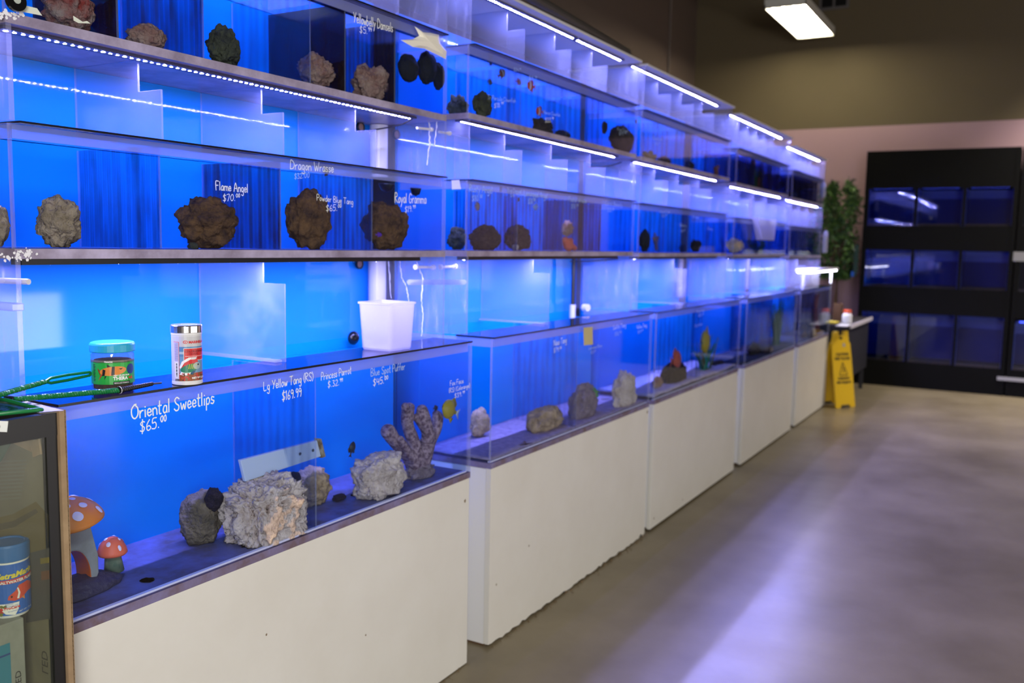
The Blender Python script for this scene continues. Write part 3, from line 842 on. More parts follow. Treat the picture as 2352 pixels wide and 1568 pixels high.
# fourth and fifth
rock('cave_rock', 'dark round cave rock in the fourth bottom tank', 'rock', (1716, 784, 1748, 826), -1.90, 'dark', 91, floor=F4)
plant('plastic_plant', 'tall dark green plastic plant in the fourth bottom tank', (1770, 690, 1792, 815), -1.92, F4, [(.015, .13, .02), (.01, .08, .02)], 26, 6, .012)
rock('coral_rubble', 'small grey shell heap at the front of the fourth bottom tank', 'rock', (1752, 795, 1776, 818), -1.84, 'tan', 92, floor=F4)
rock('coral_rubble', 'pale stone beside the red coral stalk in the farthest bottom tank', 'rock', (1856, 750, 1874, 782), -1.85, 'pale', 93, floor=F5)
coral('coral_stalk', 'dark red coral stalk in the farthest bottom tank', -1.88, [(1876, 772, .03), (1874, 735, .03), (1870, 705, .032), (1875, 682, .026), (1880, 675, .02)], [(0, 1), (1, 2), (2, 3), (3, 4)], mat('red_coral', (.18, .035, .03), .8))
rock('base_rock', 'brown stone by the left pane of the farthest bottom tank', 'rock', (1840, 760, 1856, 790), -1.86, 'brown', 94, floor=F5)

# middle row, nearest stack
Z1 = HMB[1] + .0235
XR = -2.03
rock('live_rock', 'pale tan rock in the first chamber of the nearest middle tank', 'rock', (80, 446, 190, 578), XR, 'tan', 101, floor=Z1, amp=.28, pits=.12, sub=5)
rock('live_rock', 'tan rock seen through the side pane at the left edge', 'rock', (-40, 462, 22, 578), -2.10, 'tan', 102, floor=Z1, sub=4)
rock('live_rock', 'wide brown rock below the flame angel writing', 'rock', (398, 450, 547, 578), XR, 'brown', 103, floor=Z1, amp=.26, pits=.1, sub=5)
rock('live_rock', 'tall brown rock below the dragon wrasse writing', 'rock', (654, 430, 758, 578), XR + .05, 'brown', 104, floor=Z1, amp=.28, pits=.1, sub=5, power=.88)
rock('live_rock', 'brown rock below the royal gramma writing', 'rock', (822, 462, 941, 578), XR + .02, 'brown', 105, floor=Z1, amp=.25, pits=.1, sub=5)
rock('pebble', 'small greenish pebble beside the wide brown rock', 'rock', (430, 556, 456, 578), -1.93, 'moss', 106, floor=Z1, sub=3)
fish('small dark brown fish by the dragon wrasse writing', 748, 394, 14, -1.93, 1, (.12, .08, .03), tall=1.0)
fish('violet fish in front of the brown rock below the royal gramma writing', 870, 539, 16, -1.93, 1, (.12, .02, .35), tall=.4)
# black net cup behind
for (px_, py_, r_, lb) in [(888, 424, .030, 'dark half-round float in the last chamber of the nearest middle tank'), (955, 434, .022, 'faint dark float right of the other in the nearest middle tank')]:
    c = at(px_, py_, 'x', -2.1)
    mb = MB(); mb.lathe([(0, -.028), (r_ * .7, -.02), (r_, 0), (r_, .004), (0, .005)], c, 20)
    tag(mb.build('float_cup', M_BLACK, smooth=True), lb, 'float')
# top row, nearest stack
Z2 = HUB[1] + .0235
rock('live_rock', 'red crusted rock at the top left corner of the picture', 'rock', (85, -60, 222, 58), -2.0, 'red', 111, floor=Z2, amp=.25, sub=5)
rock('live_rock', 'low tan rock in the second chamber of the nearest top tank', 'rock', (280, 35, 382, 104), -2.0, 'pink', 112, floor=Z2, amp=.25, sub=5)
rock('live_rock', 'mossy brown rock leaning on a divider in the nearest top tank', 'rock', (470, 38, 554, 146), -2.0, 'moss', 113, floor=Z2, amp=.3, sub=5)
rock('live_rock', 'pale lumpy rock in the nearest top tank, left of the yellowbelly writing', 'rock', (678, 106, 771, 192), -1.97, 'pink', 114, floor=Z2, amp=.3, sub=5)
rock('live_rock', 'soft pale branching rock below the yellowbelly writing', 'rock', (795, 128, 894, 216), -1.97, 'pink', 115, floor=Z2, amp=.45, sub=5, freq=1.6)
for bb, wd in [((912, 122, 962, 188), 'left'), ((958, 118, 1004, 194), 'middle'), ((990, 142, 1022, 208), 'right')]:
    rock('foam_filter', 'black hanging lump under the pale star-shaped reflection, the %s one of three' % wd, 'filter', bb, -1.99, mat('black_foam', (.012, .01, .014), .9), len(wd) + 120, amp=.12, group='black lumps under the star-shaped reflection')
# warped ceiling-light reflection in the front pane, built as a pale mesh
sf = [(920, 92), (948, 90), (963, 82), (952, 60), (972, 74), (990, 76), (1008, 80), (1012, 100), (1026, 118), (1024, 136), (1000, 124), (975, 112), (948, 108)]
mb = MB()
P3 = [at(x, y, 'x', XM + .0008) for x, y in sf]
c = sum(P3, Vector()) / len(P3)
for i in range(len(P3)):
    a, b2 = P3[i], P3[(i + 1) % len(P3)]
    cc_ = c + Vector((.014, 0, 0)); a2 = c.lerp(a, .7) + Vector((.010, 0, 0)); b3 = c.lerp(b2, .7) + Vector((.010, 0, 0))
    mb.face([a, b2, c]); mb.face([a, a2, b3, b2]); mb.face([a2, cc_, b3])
tag(mb.build('star_reflection', mat('reflection_pale', (1.0, .96, .82), .5), smooth=False), 'pale star-shaped light reflection modelled on the glass of the nearest top tank', 'star_reflection')
# stickers on the top left pane
for q, lb in [([(48, 10), (85, 19), (97, 36), (50, 27)], 'pale torn label on the glass at the top left corner'), ([(168, 36), (190, 50), (200, 48), (208, 54), (180, 53), (169, 47)], 'pale torn label scrap under the red crusted rock')]:
    mb = MB(); mb.face([at(x, y, 'x', XM + .0012) for x, y in q])
    o = mb.build('label_remnant', mat('label_paper', (.72, .76, .66), .7)); o.parent = PANE[UPA[1].name]
c = at(33, 3, 'x', XM + .006)
mb = MB(); mb.tube([c, c + Vector((.01, 0, 0))], .021, 24, 0); mb.tube([c + Vector((.0102, 0, .002)), c + Vector((.0106, 0, .002))], .008, 16, 1)
tag(mb.build('magnet_clip', [M_BLACKG, mat('clip_face', (.45, .5, .45), .5)]), 'round black magnet on the glass at the top left corner', 'magnet')

# middle and top rows, second stack
Z3, Z4 = HMB[2] + .0235, HUB[2] + .0235
rock('live_rock', 'low dark rock at the left of the second middle tank', 'rock', (1076, 514, 1152, 578), -2.0, 'dark', 131, floor=Z3, amp=.25)
rock('live_rock', 'dark rock seen through the side pane of the second middle tank', 'rock', (1026, 520, 1072, 578), -2.12, 'moss', 132, floor=Z3)
rock('live_rock', 'round dark rock right of the low dark rock, second middle tank', 'rock', (1155, 514, 1220, 578), -2.0, 'dark', 133, floor=Z3)
coral('cup_coral', 'bright orange coral in the second middle tank', -1.97, [(1308, 577, .014), (1304, 560, .020), (1294, 548, .018), (1312, 550, .018), (1322, 572, .014), (1300, 573, .014)], [(0, 1), (1, 2), (1, 3), (1, 4), (1, 5)], mat('orange_coral', (.75, .12, .05), .6))
rock('live_rock', 'pale stone behind the orange coral', 'rock', (1288, 505, 1318, 545), -2.08, 'pink', 135, amp=.3)
rock('pebble', 'small pale shell below the round dark rock', 'shell', (1176, 560, 1192, 577), -1.94, 'pale', 136, floor=Z3, sub=3)
fish('pale blue fish high in the second middle tank', 1231, 475, 14, -1.95, -1, (.20, .35, .75), tall=.5)
fish('tan round fish under the first writing of the second middle tank', 1096, 474, 12, -1.95, 1, (.25, .16, .16), tall=.9)
for (x, y) in [(1150, 432), (1191, 458)]:
    rock('snail', 'tiny brown snail on the glass, %s of the second middle tank' % ('upper left' if x < 1170 else 'top middle'), 'snail', (x - 3, y - 5, x + 3, y + 5), XM - .018, 'brown', x, sub=2)
rock('live_rock', 'mossy dark rock at the left end of the second top tank', 'rock', (1083, 203, 1132, 270), -1.96, 'moss', 141, floor=Z4, amp=.35)
rock('live_rock', 'mossy dark rock seen through the side pane of the second top tank', 'rock', (1026, 200, 1075, 266), -2.10, 'moss', 142, floor=Z4, amp=.35)
rock('live_rock', 'low dark rock heap in the middle of the second top tank', 'rock', (1218, 264, 1272, 306), -2.0, 'dark', 143, floor=Z4, amp=.4)
rock('live_rock', 'low dark stone right of the dark heap, second top tank', 'rock', (1272, 296, 1312, 322), -2.0, 'dark', 144, floor=Z4)
rock('live_rock', 'round dark brown rock at the right end of the second top tank', 'rock', (1396, 286, 1456, 352), -1.97, 'dark', 145, floor=Z4, amp=.16)
rock('foam_filter', 'small dark hanging stone left of the round dark brown rock', 'rock', (1381, 278, 1396, 308), -2.0, 'dark', 146)
RED, WHT = (.75, .07, .02), None
fish('bright red clownfish in the second top tank', 1221, 198, 20, -1.96, -1, RED, band=[.3], tall=.6)
fish('smaller red clownfish left of the bright red one', 1191, 188, 14, -1.98, 1, (.55, .06, .03), band=[.3, .6], tall=.5)
fish('dark striped clownfish in the upper part of the second top tank', 1152, 170, 20, -1.97, 1, (.16, .05, .04), band=[.25, .55], tall=.5, tilt=.5)
fish('small dark fish nearest the rim of the second top tank', 1126, 143, 12, -1.97, 1, (.05, .05, .1), tall=.6)
fish('small dark fish above the mossy rock of the second top tank', 1125, 188, 11, -1.98, 1, (.06, .06, .12), tall=.6)
fish('red clownfish above the dark rock heap', 1240, 256, 18, -1.96, -1, (.65, .06, .02), band=[.35], tall=.55)
rock('snail', 'brown snail on the glass at the right end of the second top tank', 'snail', (1458, 273, 1464, 284), XM - .018, 'brown', 3, sub=2)
# third, fourth, fifth
Z5, Z6 = HMB[3] + .0235, HUB[3] + .0235
rock('live_rock', 'pointed black rock at the left of the third middle tank', 'rock', (1468, 522, 1494, 577), -1.96, mat('black_rock', (.012, .01, .014), .9), 151, floor=Z5, amp=.2)
coral('fan_coral', 'small pinkish branching coral in the third middle tank', -1.97, [(1508, 576, .012), (1506, 555, .010), (1500, 545, .009), (1512, 543, .009), (1504, 534, .007)], [(0, 1), (1, 2), (1, 3), (1, 4)], mat('pink_coral', (.30, .16, .14), .7))
rock('live_rock', 'dark rock heap in the right half of the third middle tank', 'rock', (1585, 545, 1612, 576), -1.98, 'dark', 152, floor=Z5, amp=.4)
rock('live_rock', 'small dark stone in the middle of the third middle tank', 'rock', (1558, 556, 1575, 576), -1.98, 'dark', 153, floor=Z5, amp=.4)
coral('finger_coral', 'yellowish finger coral at the left of the third top tank', -1.96, [(1495, 366, .018), (1484, 356, .016), (1478, 350, .013), (1495, 352, .016), (1493, 346, .012), (1506, 358, .014)], [(0, 1), (1, 2), (0, 3), (3, 4), (0, 5)], mat('yellow_coral', (.22, .14, .05), .8))
rock('live_rock', 'low knobby brown rock beside the yellowish finger coral', 'rock', (1508, 358, 1541, 378), -1.97, 'brown', 154, floor=Z6, amp=.4)
rock('live_rock', 'dark stone with pale shells in the middle of the third top tank', 'rock', (1570, 366, 1596, 390), -1.98, 'dark', 155, floor=Z6, amp=.4)
coral('finger_coral', 'orange-brown coral at the right of the third top tank', -1.96, [(1646, 408, .016), (1644, 395, .015), (1642, 382, .012), (1650, 380, .012)], [(0, 1), (1, 2), (1, 3)], mat('rust_coral', (.22, .06, .03), .8))
Z7, Z8 = HMB[4] + .0235, HUB[4] + .0235
rock('shell_pile', 'white shell cluster at the left of the fourth middle tank', 'shell', (1668, 540, 1708, 577), -1.94, 'pale', 161, floor=Z7, amp=.4)
plant('plastic_plant', 'dark green plant low in the fourth middle tank', (1722, 545, 1760, 577), -1.97, Z7, [(.008, .06, .03)], 40, 8, .01)
plant('plastic_plant', 'dark green plant at the left of the fourth top tank', (1722, 370, 1745, 436), -1.97, Z8, [(.01, .05, .02)], 30, 9, .01)
rock('live_rock', 'dark red stone in the fourth top tank', 'rock', (1738, 402, 1752, 440), -1.95, mat('maroon_rock', (.12, .015, .02), .9), 162, floor=Z8)
rock('live_rock', 'small orange fleck coral at the left of the fourth top tank', 'coral', (1727, 366, 1736, 380), -1.95, mat('rust_fleck', (.3, .08, .02), .8), 163, sub=2)
for k, nm, xs, zf in [(4, 'fourth', 1775, Z8), (5, 'farthest', 1855, HUB[5] + .0235)]:
    rock('live_rock', 'dark rock on the floor of the %s top tank' % nm, 'rock', (xs, 444 if k == 4 else 462, xs + 22, 462 if k == 4 else 476), -1.98, 'dark', 170 + k, floor=zf, amp=.4)
rock('live_rock', 'dark rock on the floor of the farthest middle tank', 'rock', (1840, 566, 1870, 580), -1.98, 'dark', 176, floor=HMB[5] + .0235, amp=.4)
# white net box hanging on the rim of the fourth middle tank
a = at(1727, 500, 'x', XM + .012); b2 = at(1770, 500, 'x', XM + .012); lo = at(1742, 551, 'x', XM + .012)
mb = MB(); mb.prism([(0, 0), (1, 0), (.9, -1), (.28, -1)], a, (0, b2.y - a.y, 0), (0, 0, a.z - lo.z), (.05, 0, 0))
tag(mb.build('specimen_box', clear('frosted_plastic', (.8, .8, .95), haze=.55, haze_col=(.8, .8, .9))), 'frosted white specimen box hung on the rim of the fourth middle tank', 'box')

# ------------------------------------------------------------------ writing on the glass
lowX, midX, upX = XL + .0008, XM + .0008, XM + .0008
def wr(tk, rows, X):
    for r in rows:
        write(PANE[tk.name], *r[:4], X, faint=len(r) > 4)

wr(LOWA[1], [('Oriental Sweetlips', (302, 963), (494, 925), 32), ('$65.^00', (322, 993), (384, 977), 25),
             ('Lg Yellow Tang (RS)', (606, 897), (721, 872), 20), ('$169.99', (648, 920), (694, 909), 20),
             ('Princess Parrot', (738, 873), (808, 857), 17), ('$.32.^99', (753, 890), (788, 882), 14),
             ('Blue Spot Puffer', (852, 864), (931, 848), 17, 1), ('$45.^00', (857, 886), (892, 877), 15),
             ('Fox Face', (1034, 886), (1065, 879), 11), ('(RS) (Colorange)', (1031, 902), (1080, 889), 10), ('$39.^99', (1044, 914), (1068, 907), 10)], lowX)
wr(MIDA[1], [('Flame Angel', (496, 436), (571, 442), 20), ('$70.^00', (512, 462), (552, 460), 15),
             ('Dragon Wrasse', (667, 388), (768, 396), 21), ('$32.00', (676, 411), (712, 407), 12, 1),
             ('Powder Blue Tang', (728, 460), (812, 470), 14), ('$65.^00', (749, 485), (785, 483), 14),
             ('Royal Gramma', (907, 465), (980, 467), 22), ('$19.^99', (930, 488), (955, 484), 13)], midX)
wr(UPA[1], [('Yellowbelly Damsels', (812, 50), (903, 74), 22), ('$5.^99', (826, 75), (854, 80), 15)], upX)
wr(MIDA[2], [('Rusty Angel', (1078, 440), (1132, 444), 16, 1), ('$80.^00', (1084, 462), (1108, 460), 13, 1),
             ('Blue Damsel', (1165, 440), (1198, 444), 9, 1), ('$6.^99', (1172, 452), (1190, 452), 8, 1),
             ('Lemonpeel Angel', (1204, 449), (1258, 456), 13, 1), ('$38.^00', (1213, 468), (1230, 467), 12, 1),
             ('Flasher Wrasse', (1306, 462), (1347, 466), 10, 1), ('$50.^00', (1312, 478), (1328, 478), 9, 1),
             ('Coral Beauty', (1390, 470), (1430, 475), 9, 1), ('$35.^00', (1396, 486), (1410, 486), 8, 1)], midX)
wr(UPA[2], [('Tr Percula Clownfish', (1120, 228), (1185, 236), 10, 1), ('$18.^99', (1135, 248), (1157, 244), 10),
            ('Maroon Clownfish', (1248, 261), (1287, 268), 8, 1), ('$22.^99', (1252, 281), (1272, 279), 10),
            ('$24.^99', (1180, 163), (1197, 165), 8, 1), ('$9.^99', (1215, 184), (1234, 186), 10, 1), ('Fire Clown', (1418, 300), (1443, 304), 7, 1), ('$19.^99', (1422, 310), (1438, 311), 7, 1)], upX)
wr(LOWA[2], [('Naso Tang', (1272, 794), (1302, 786), 13), ('$79.^00', (1272, 810), (1290, 805), 10),
             ('Sailfin Tang', (1408, 757), (1438, 750), 9), ('$50.^00', (1412, 771), (1427, 768), 8, 1),
             ('Yellow Tang', (1462, 755), (1486, 750), 8), ('$49.^99', (1465, 766), (1477, 763), 7, 1), ('Lawnmower Blenny', (1352, 803), (1383, 796), 7, 1), ('$20.^00', (1357, 812), (1368, 810), 6, 1)], lowX)
wr(LOWA[3], [('Squirrel', (1600, 718), (1618, 715), 7, 1), ('$24.^99', (1604, 727), (1616, 725), 6, 1), ('Puffer', (1596, 752), (1614, 746), 6, 1)], lowX)
wr(MIDA[3], [('Hawkfish', (1515, 488), (1540, 490), 8, 1), ('$25.^00', (1520, 498), (1532, 498), 6, 1), ('Blenny', (1562, 520), (1577, 521), 7, 1), ('$14.^99', (1564, 533), (1574, 533), 6, 1), ('Goby', (1625, 527), (1638, 529), 6, 1), ('Wrasse', (1590, 500), (1606, 502), 7, 1)], midX)
wr(UPA[3], [('Cardinal', (1500, 320), (1520, 324), 7, 1), ('$16.^99', (1504, 332), (1516, 334), 6, 1)], upX)
# tape notes and labels
for tk, q, m in [(LOWA[2], [(1340, 752), (1361, 750), (1362, 791), (1341, 793)], 'yellow'), (MIDA[2], [(1037, 414), (1055, 413), (1059, 434), (1038, 435)], 'white')]:
    mb = MB()
    if m == 'yellow':
        mb.face([at(x, y, 'x', XL + .0012) for x, y in q])
    else:
        mb.face([at(x, y, 'y', UN[2][0] - .0012) for x, y in q])
    attach_to = mb.build('tape_label', mat('tape_' + m, (.62, .52, .26) if m == 'yellow' else (.85, .83, .88), .7)); attach_to.parent = PANE[tk.name]

# ------------------------------------------------------------------ fittings on the acrylic supports
def rod(p, q, r, m, label, cat='rod', group=None):
    mb = MB(); mb.tube([p, q], r, 14)
    return tag(mb.build('rod', m, smooth=False), label, cat, group)

y0 = UN[1][0]
c = at(66, 647, 'y', y0 + .03); rod((c.x - .25, c.y - .05, c.z), c, .0065, M_PVC, 'white plastic rod through the acrylic at the left edge', 'rod')
c = at(30, 703, 'y', y0 - .005); mb = MB(); mb.box((c.x - .12, y0 - .03, c.z - .008), (c.x + .036, y0 - .002, c.z + .008))
tag(mb.build('acrylic_block', clear('acrylic_thick', (.8, .84, 1), haze=.25), bevel=.002), 'clear acrylic block bracket at the left edge below the rod', 'bracket')
ye, ys = UN[1][1], UN[2][0]
for i, ((xa, ya), (xb, yb), wd) in enumerate([((955, 613), (995, 614), 'left'), ((1012, 613), (1045, 612), 'right')]):
    yy = ye - .06 if i == 0 else ye + .06
    p = at(xa, ya, 'x', -1.98 - .0 * i); q = at(xb, yb, 'x', -1.98)
    mb = MB(); mb.tube([p, q], .0055, 10); mb.tube([p + Vector((0, -.004, 0)), p + Vector((0, .006, 0))], .010, 12); mb.tube([q + Vector((0, -.006, 0)), q + Vector((0, .004, 0))], .010, 12)
    tag(mb.build('dowel', M_PVC), 'white dowel with round ends between the first two stacks, the %s one' % wd, 'dowel', 'white dowels')
p = at(938, 648, 'x', -1.97); q = at(1068, 648, 'x', -1.93)
mb = MB(); mb.tube([p, q], .010, 4); tag(mb.build('acrylic_block', MATS['acrylic_thick']), 'long clear acrylic bracket joining the first two stacks above the bottom tanks', 'bracket')
for (xa, ya, xb, yb, wd) in [(958, 294, 990, 297, 'left'), (1008, 303, 1032, 306, 'right')]:
    p, q = at(xa, ya, 'x', -1.95), at(xb, yb, 'x', -1.95)
    mb = MB(); mb.tube([p, q], .0045, 10); mb.tube([q + Vector((0, -.005, 0)), q + Vector((0, .005, 0))], .008, 12)
    tag(mb.build('dowel', M_PVC), 'white dowel above the middle tanks between the first two stacks, the %s one' % wd, 'dowel', 'white dowels')
# white pipes behind
for (x0_, x1_, ya, z0_, z1_, lb) in [(842, 890, 640, HT + .01, HMB[1] - .002, 'white upright pipe behind the clear bucket'), (850, 890, 320, HMT[1] + .008, HUB[1] - .002, 'white upright pipe above the nearest middle tank')]:
    a, b2 = at(x0_, ya, 'x', -2.195), at(x1_, ya, 'x', -2.195)
    mb = MB(); mb.tube([(-2.195, (a.y + b2.y) / 2, z0_), (-2.195, (a.y + b2.y) / 2, z1_)], .034, 24)
    tag(mb.build('upright_pipe', M_PVC, smooth=False), lb, 'pipe', 'white upright pipes')
a = at(1318, 600, 'x', -2.18)
mb = MB(); mb.tube([(-2.18, a.y, HT - .03), (-2.18, a.y, HMB[2] - .002)], .011, 14)
o = thing('drain_pipe', (-2.18, a.y, HT), 'thin black upright pipe in the second stack with a white foot', 'pipe')
attach(mb.build('pipe', M_BLACK), o)
mb = MB(); mb.tube([(-2.18, a.y, HT - .035), (-2.18, a.y, HT + .04)], .017, 14); attach(mb.build('foot', M_PVC), o)
c = at(1341, 706, 'x', -2.12)
mb = MB(); mb.tube([c, c + Vector((.03, -.01, 0))], .020, 16); tag(mb.build('pipe_elbow', M_PVC), 'white pipe elbow beside the thin black pipe', 'pipe')
c = at(1563, 640, 'x', -2.19)
mb = MB(); mb.tube([(-2.195, c.y, HT + .01), (-2.195, c.y, HMB[3] - .002)], .022, 16); tag(mb.build('upright_pipe', mat('grey_pvc', (.3, .28, .32), .5)), 'grey upright pipe in the third stack', 'pipe')
c = at(1716, 640, 'x', -2.19)
mb = MB(); mb.tube([(-2.195, c.y, HT + .01), (-2.195, c.y, HMB[4] - .002)], .016, 16); tag(mb.build('upright_pipe', MATS['grey_pvc']), 'grey upright pipe in the fourth stack', 'pipe')
# round holes with brown rims
m_hole = mat('hole_rim', (.25, .15, .12), .6)
for (x, y, lb) in [(826, 292, 'dark-edged round drain fitting left of the upper white pipe'), (908, 309, 'brown round drain fitting right of the upper white pipe'), (823, 606, 'striped half-round drain fitting left of the lower white pipe')]:
    c = at(x, y, 'x', XB + .012)
    mb = MB(); mb.tube([c, c + Vector((.010, 0, 0))], .019, 20, 0); mb.tube([c + Vector((.0102, -.004, 0)), c + Vector((.0108, -.004, 0))], .013, 18, 1)
    tag(mb.build('drain_fitting', [M_BLACK, m_hole]), lb, 'fitting')
# black pump head at the waterline
c = at(812, 776, 'x', -2.20)
bm = bmesh.new(); bmesh.ops.create_uvsphere(bm, u_segments=24, v_segments=14, radius=.026)
me = bpy.data.meshes.new('pump_head'); bm.to_mesh(me); bm.free(); me.materials.append(M_BLACKG); me.polygons.foreach_set('use_smooth', [True] * len(me.polygons))
o = bpy.data.objects.new('pump_head', me); COL.objects.link(o); o.location = c; o.scale = (.7, 1, 1)
tag(o, 'round black pump head at the waterline left of the clear bucket', 'pump')
# salt runs down the side panels between the first two stacks
drips = [[(893, 600), (895, 640), (899, 692)], [(918, 600), (922, 636), (933, 656), (938, 684), (941, 705)], [(958, 602), (972, 640), (968, 690), (972, 730), (967, 778)],
         [(985, 272), (987, 330), (979, 386)], [(1004, 262), (1002, 300), (996, 340)]]
mb = MB()
rg = random.Random(4)
for dl in drips:
    ps = [at(x, y, 'y', UN[1][1] - .0125) for x, y in dl]
    pp = []
    for a, b2 in zip(ps, ps[1:]):
        for q in range(8): pp.append(a.lerp(b2, q / 8) + Vector((rg.uniform(-.002, .002), 0, 0)))
    wd_ = [rg.uniform(.0015, .0042) * (1 - .5 * i / len(pp)) for i in range(len(pp))]
    for i in range(len(pp) - 1):
        mb.face([pp[i] - Vector((wd_[i], 0, 0)), pp[i] + Vector((wd_[i], 0, 0)), pp[i + 1] + Vector((wd_[i + 1], 0, 0)), pp[i + 1] - Vector((wd_[i + 1], 0, 0))])
for (x, y, w_, h_, n) in [(58, 584, 24, 14, 45), (22, 34, 30, 12, 40), (15, 592, 20, 12, 20), (1440, 606, 24, 14, 0)]:
    for i in range(n):
        c = at(x + rg.gauss(0, w_ * .5), y + rg.gauss(0, h_ * .4), 'x', XM + .0012 + i * .00004); q = rg.uniform(.0012, .0042)
        mb.face([c + Vector((0, math.cos(k * 1.26 + i) * q, math.sin(k * 1.26 + i) * q)) for k in range(5)])
tag(mb.build('salt_crust', mat('salt', (.85, .84, .90), .8)), 'white salt runs on the acrylic end panels of the nearest stack', 'salt', kind='stuff')
# LED leads
def cord(name, pix, X, r, lb):
    mb = MB(); mb.tube([at(p[0], p[1], 'x', X + (p[2] if len(p) > 2 else 0)) for p in pix], r, 8)
    tag(mb.build(name, M_BLACK), lb, 'cord', 'LED leads')
cord('power_lead', [(948, 272, .05), (925, 285, .02), (895, 292, -.02), (865, 297, -.05), (845, 302, -.07)], -2.0, .0028, 'thin black lead running from the nearest LED strip past the white pipe')
cord('power_lead', [(1428, 372, .05), (1405, 380, 0), (1383, 383, -.04), (1350, 383, -.08)], -2.0, .0028, 'thin black lead behind the end of the second middle LED strip')
cord('power_lead', [(1420, 594, .05), (1390, 597, 0), (1350, 600, -.05), (1310, 600, -.09)], -2.0, .003, 'thin black lead under the second middle tank')
# bright lamp over the farthest bottom tank
a, b2 = at(1836, 634, 'x', -1.93), at(1903, 631, 'x', -1.93)
lz = HT + .155
cl = thing('tank_lamp', (-1.90, (a.y + b2.y) / 2, HT), 'bright white lamp standing over the farthest bottom tank', 'lamp')
mb = MB(); mb.box((-1.97, a.y, lz), (-1.83, b2.y, lz + .022)); hs = mb.build('housing', mat('lamp_white', (.75, .75, .78), .4), cl, bevel=.003)
for yy in (a.y + .03, b2.y - .012):
    box('leg', (-1.91, yy - .008, HT + .007), (-1.89, yy + .008, lz), MATS['lamp_white'], cl)
mb = MB(); mb.box((-1.96, a.y + .04, lz - .012), (-1.84, b2.y - .04, lz - .001)); mb.build('lit_tube', mat('lamp_lit', (1, 1, 1), .5, emit=(.80, .78, 1.0), es=26.), cl)
for (xa, ya, xb_, yb_, lb) in [(1884, 418, 1898, 452, 'upper'), (1888, 530, 1903, 580, 'lower')]:
    p = at(xa, yb_, 'y', 9.72); q = at(xb_, ya, 'y', 9.72)
    mb = MB(); mb.lathe([((q.x - p.x) * .42, 0), ((q.x - p.x) * .5, .01), ((q.x - p.x) * .5, q.z - p.z - .02), ((q.x - p.x) * .3, q.z - p.z)], ((p.x + q.x) / 2, 9.72, p.z), 18)
    tag(mb.build('filter_bottle', clear('milky_plastic', (.7, .75, .85), haze=.5)), '%s milky filter bottle hung on the far end of the tank row' % lb, 'bottle')
# things on the hoods
a, b2 = at(1180, -30, 'z', 2.612), at(1440, 122, 'z', 2.612)
mb = MB(); mb.tube([a, b2], .024, 14); tag(mb.build('light_tube', mat('dark_tube', (.05, .045, .04), .5)), 'dark tube lying along the hood of the second stack', 'tube')
c = at(1490, 154, 'x', -1.97)
mb = MB(); mb.prism([(-.05, 0), (-.03, .035), (.0, .05), (.02, .03), (.06, .012), (.05, 0)], (-1.97, c.y, HH[3] + .0125), (0, 1, 0), (0, 0, 1), (-.05, 0, 0))
tag(mb.build('sponge', mat('yellow_sponge', (.50, .40, .04), .9)), 'yellow sponge lying on the hood of the third stack', 'sponge')

# ------------------------------------------------------------------ clear bucket on the lid
def rsq(s, r, n=5):
    """rounded square outline, half-side s"""
    out = []
    for cx, cy, a0 in ((s - r, s - r, 0), (-s + r, s - r, 90), (-s + r, -s + r, 180), (s - r, -s + r, 270)):
        for k in range(n + 1):
            a = R(a0 + 90 * k / n); out.append((cx + r * math.cos(a), cy + r * math.sin(a)))
    return out

bc = Vector((-1.858, 2.395, HT + .0072))
mb = MB()
levels = [(.070, .0), (.073, .006), (.082, .150), (.0865, .152), (.087, .158), (.0835, .158), (.0795, .148), (.071, .010), (.066, .006)]
n_ = len(rsq(.08, .014))
for s, z in levels:
    for p in rsq(s * .84, .014): mb.v.append((bc.x + p[0], bc.y + p[1], bc.z + z))
for k in range(len(levels) - 1):
    for j in range(n_):
        a, b2 = k * n_ + j, k * n_ + (j + 1) % n_
        mb.f.append((a, b2, b2 + n_, a + n_)); mb.m.append(0)
mb.f.append(tuple(reversed(range(n_)))); mb.m.append(0)
e = (len(levels) - 1) * n_
mb.f.append(tuple(e + j for j in range(n_))); mb.m.append(0)
tag(mb.build('clear_bucket', clear('bucket_plastic', (.86, .86, .95), rough=.15, haze=.42, haze_col=(.85, .82, .88), spots=.2)), 'cloudy clear square plastic bucket standing on the nearest bottom tank', 'bucket')

# ------------------------------------------------------------------ food containers with wrapped labels
def font_polys(s, size, shear=0., bold=0.):
    cu = bpy.data.curves.new('t', 'FONT'); cu.body = s; cu.size = size; cu.shear = shear; cu.offset = bold; cu.resolution_u = 2
    ob = bpy.data.objects.new('t', cu); COL.objects.link(ob)
    dg = bpy.context.evaluated_depsgraph_get()
    me = bpy.data.meshes.new_from_object(ob.evaluated_get(dg))
    v = [tuple(p.co[:2]) for p in me.vertices]; f = [tuple(p.vertices) for p in me.polygons]
    bpy.data.objects.remove(ob); bpy.data.curves.remove(cu); bpy.data.meshes.remove(me)
    return v, f


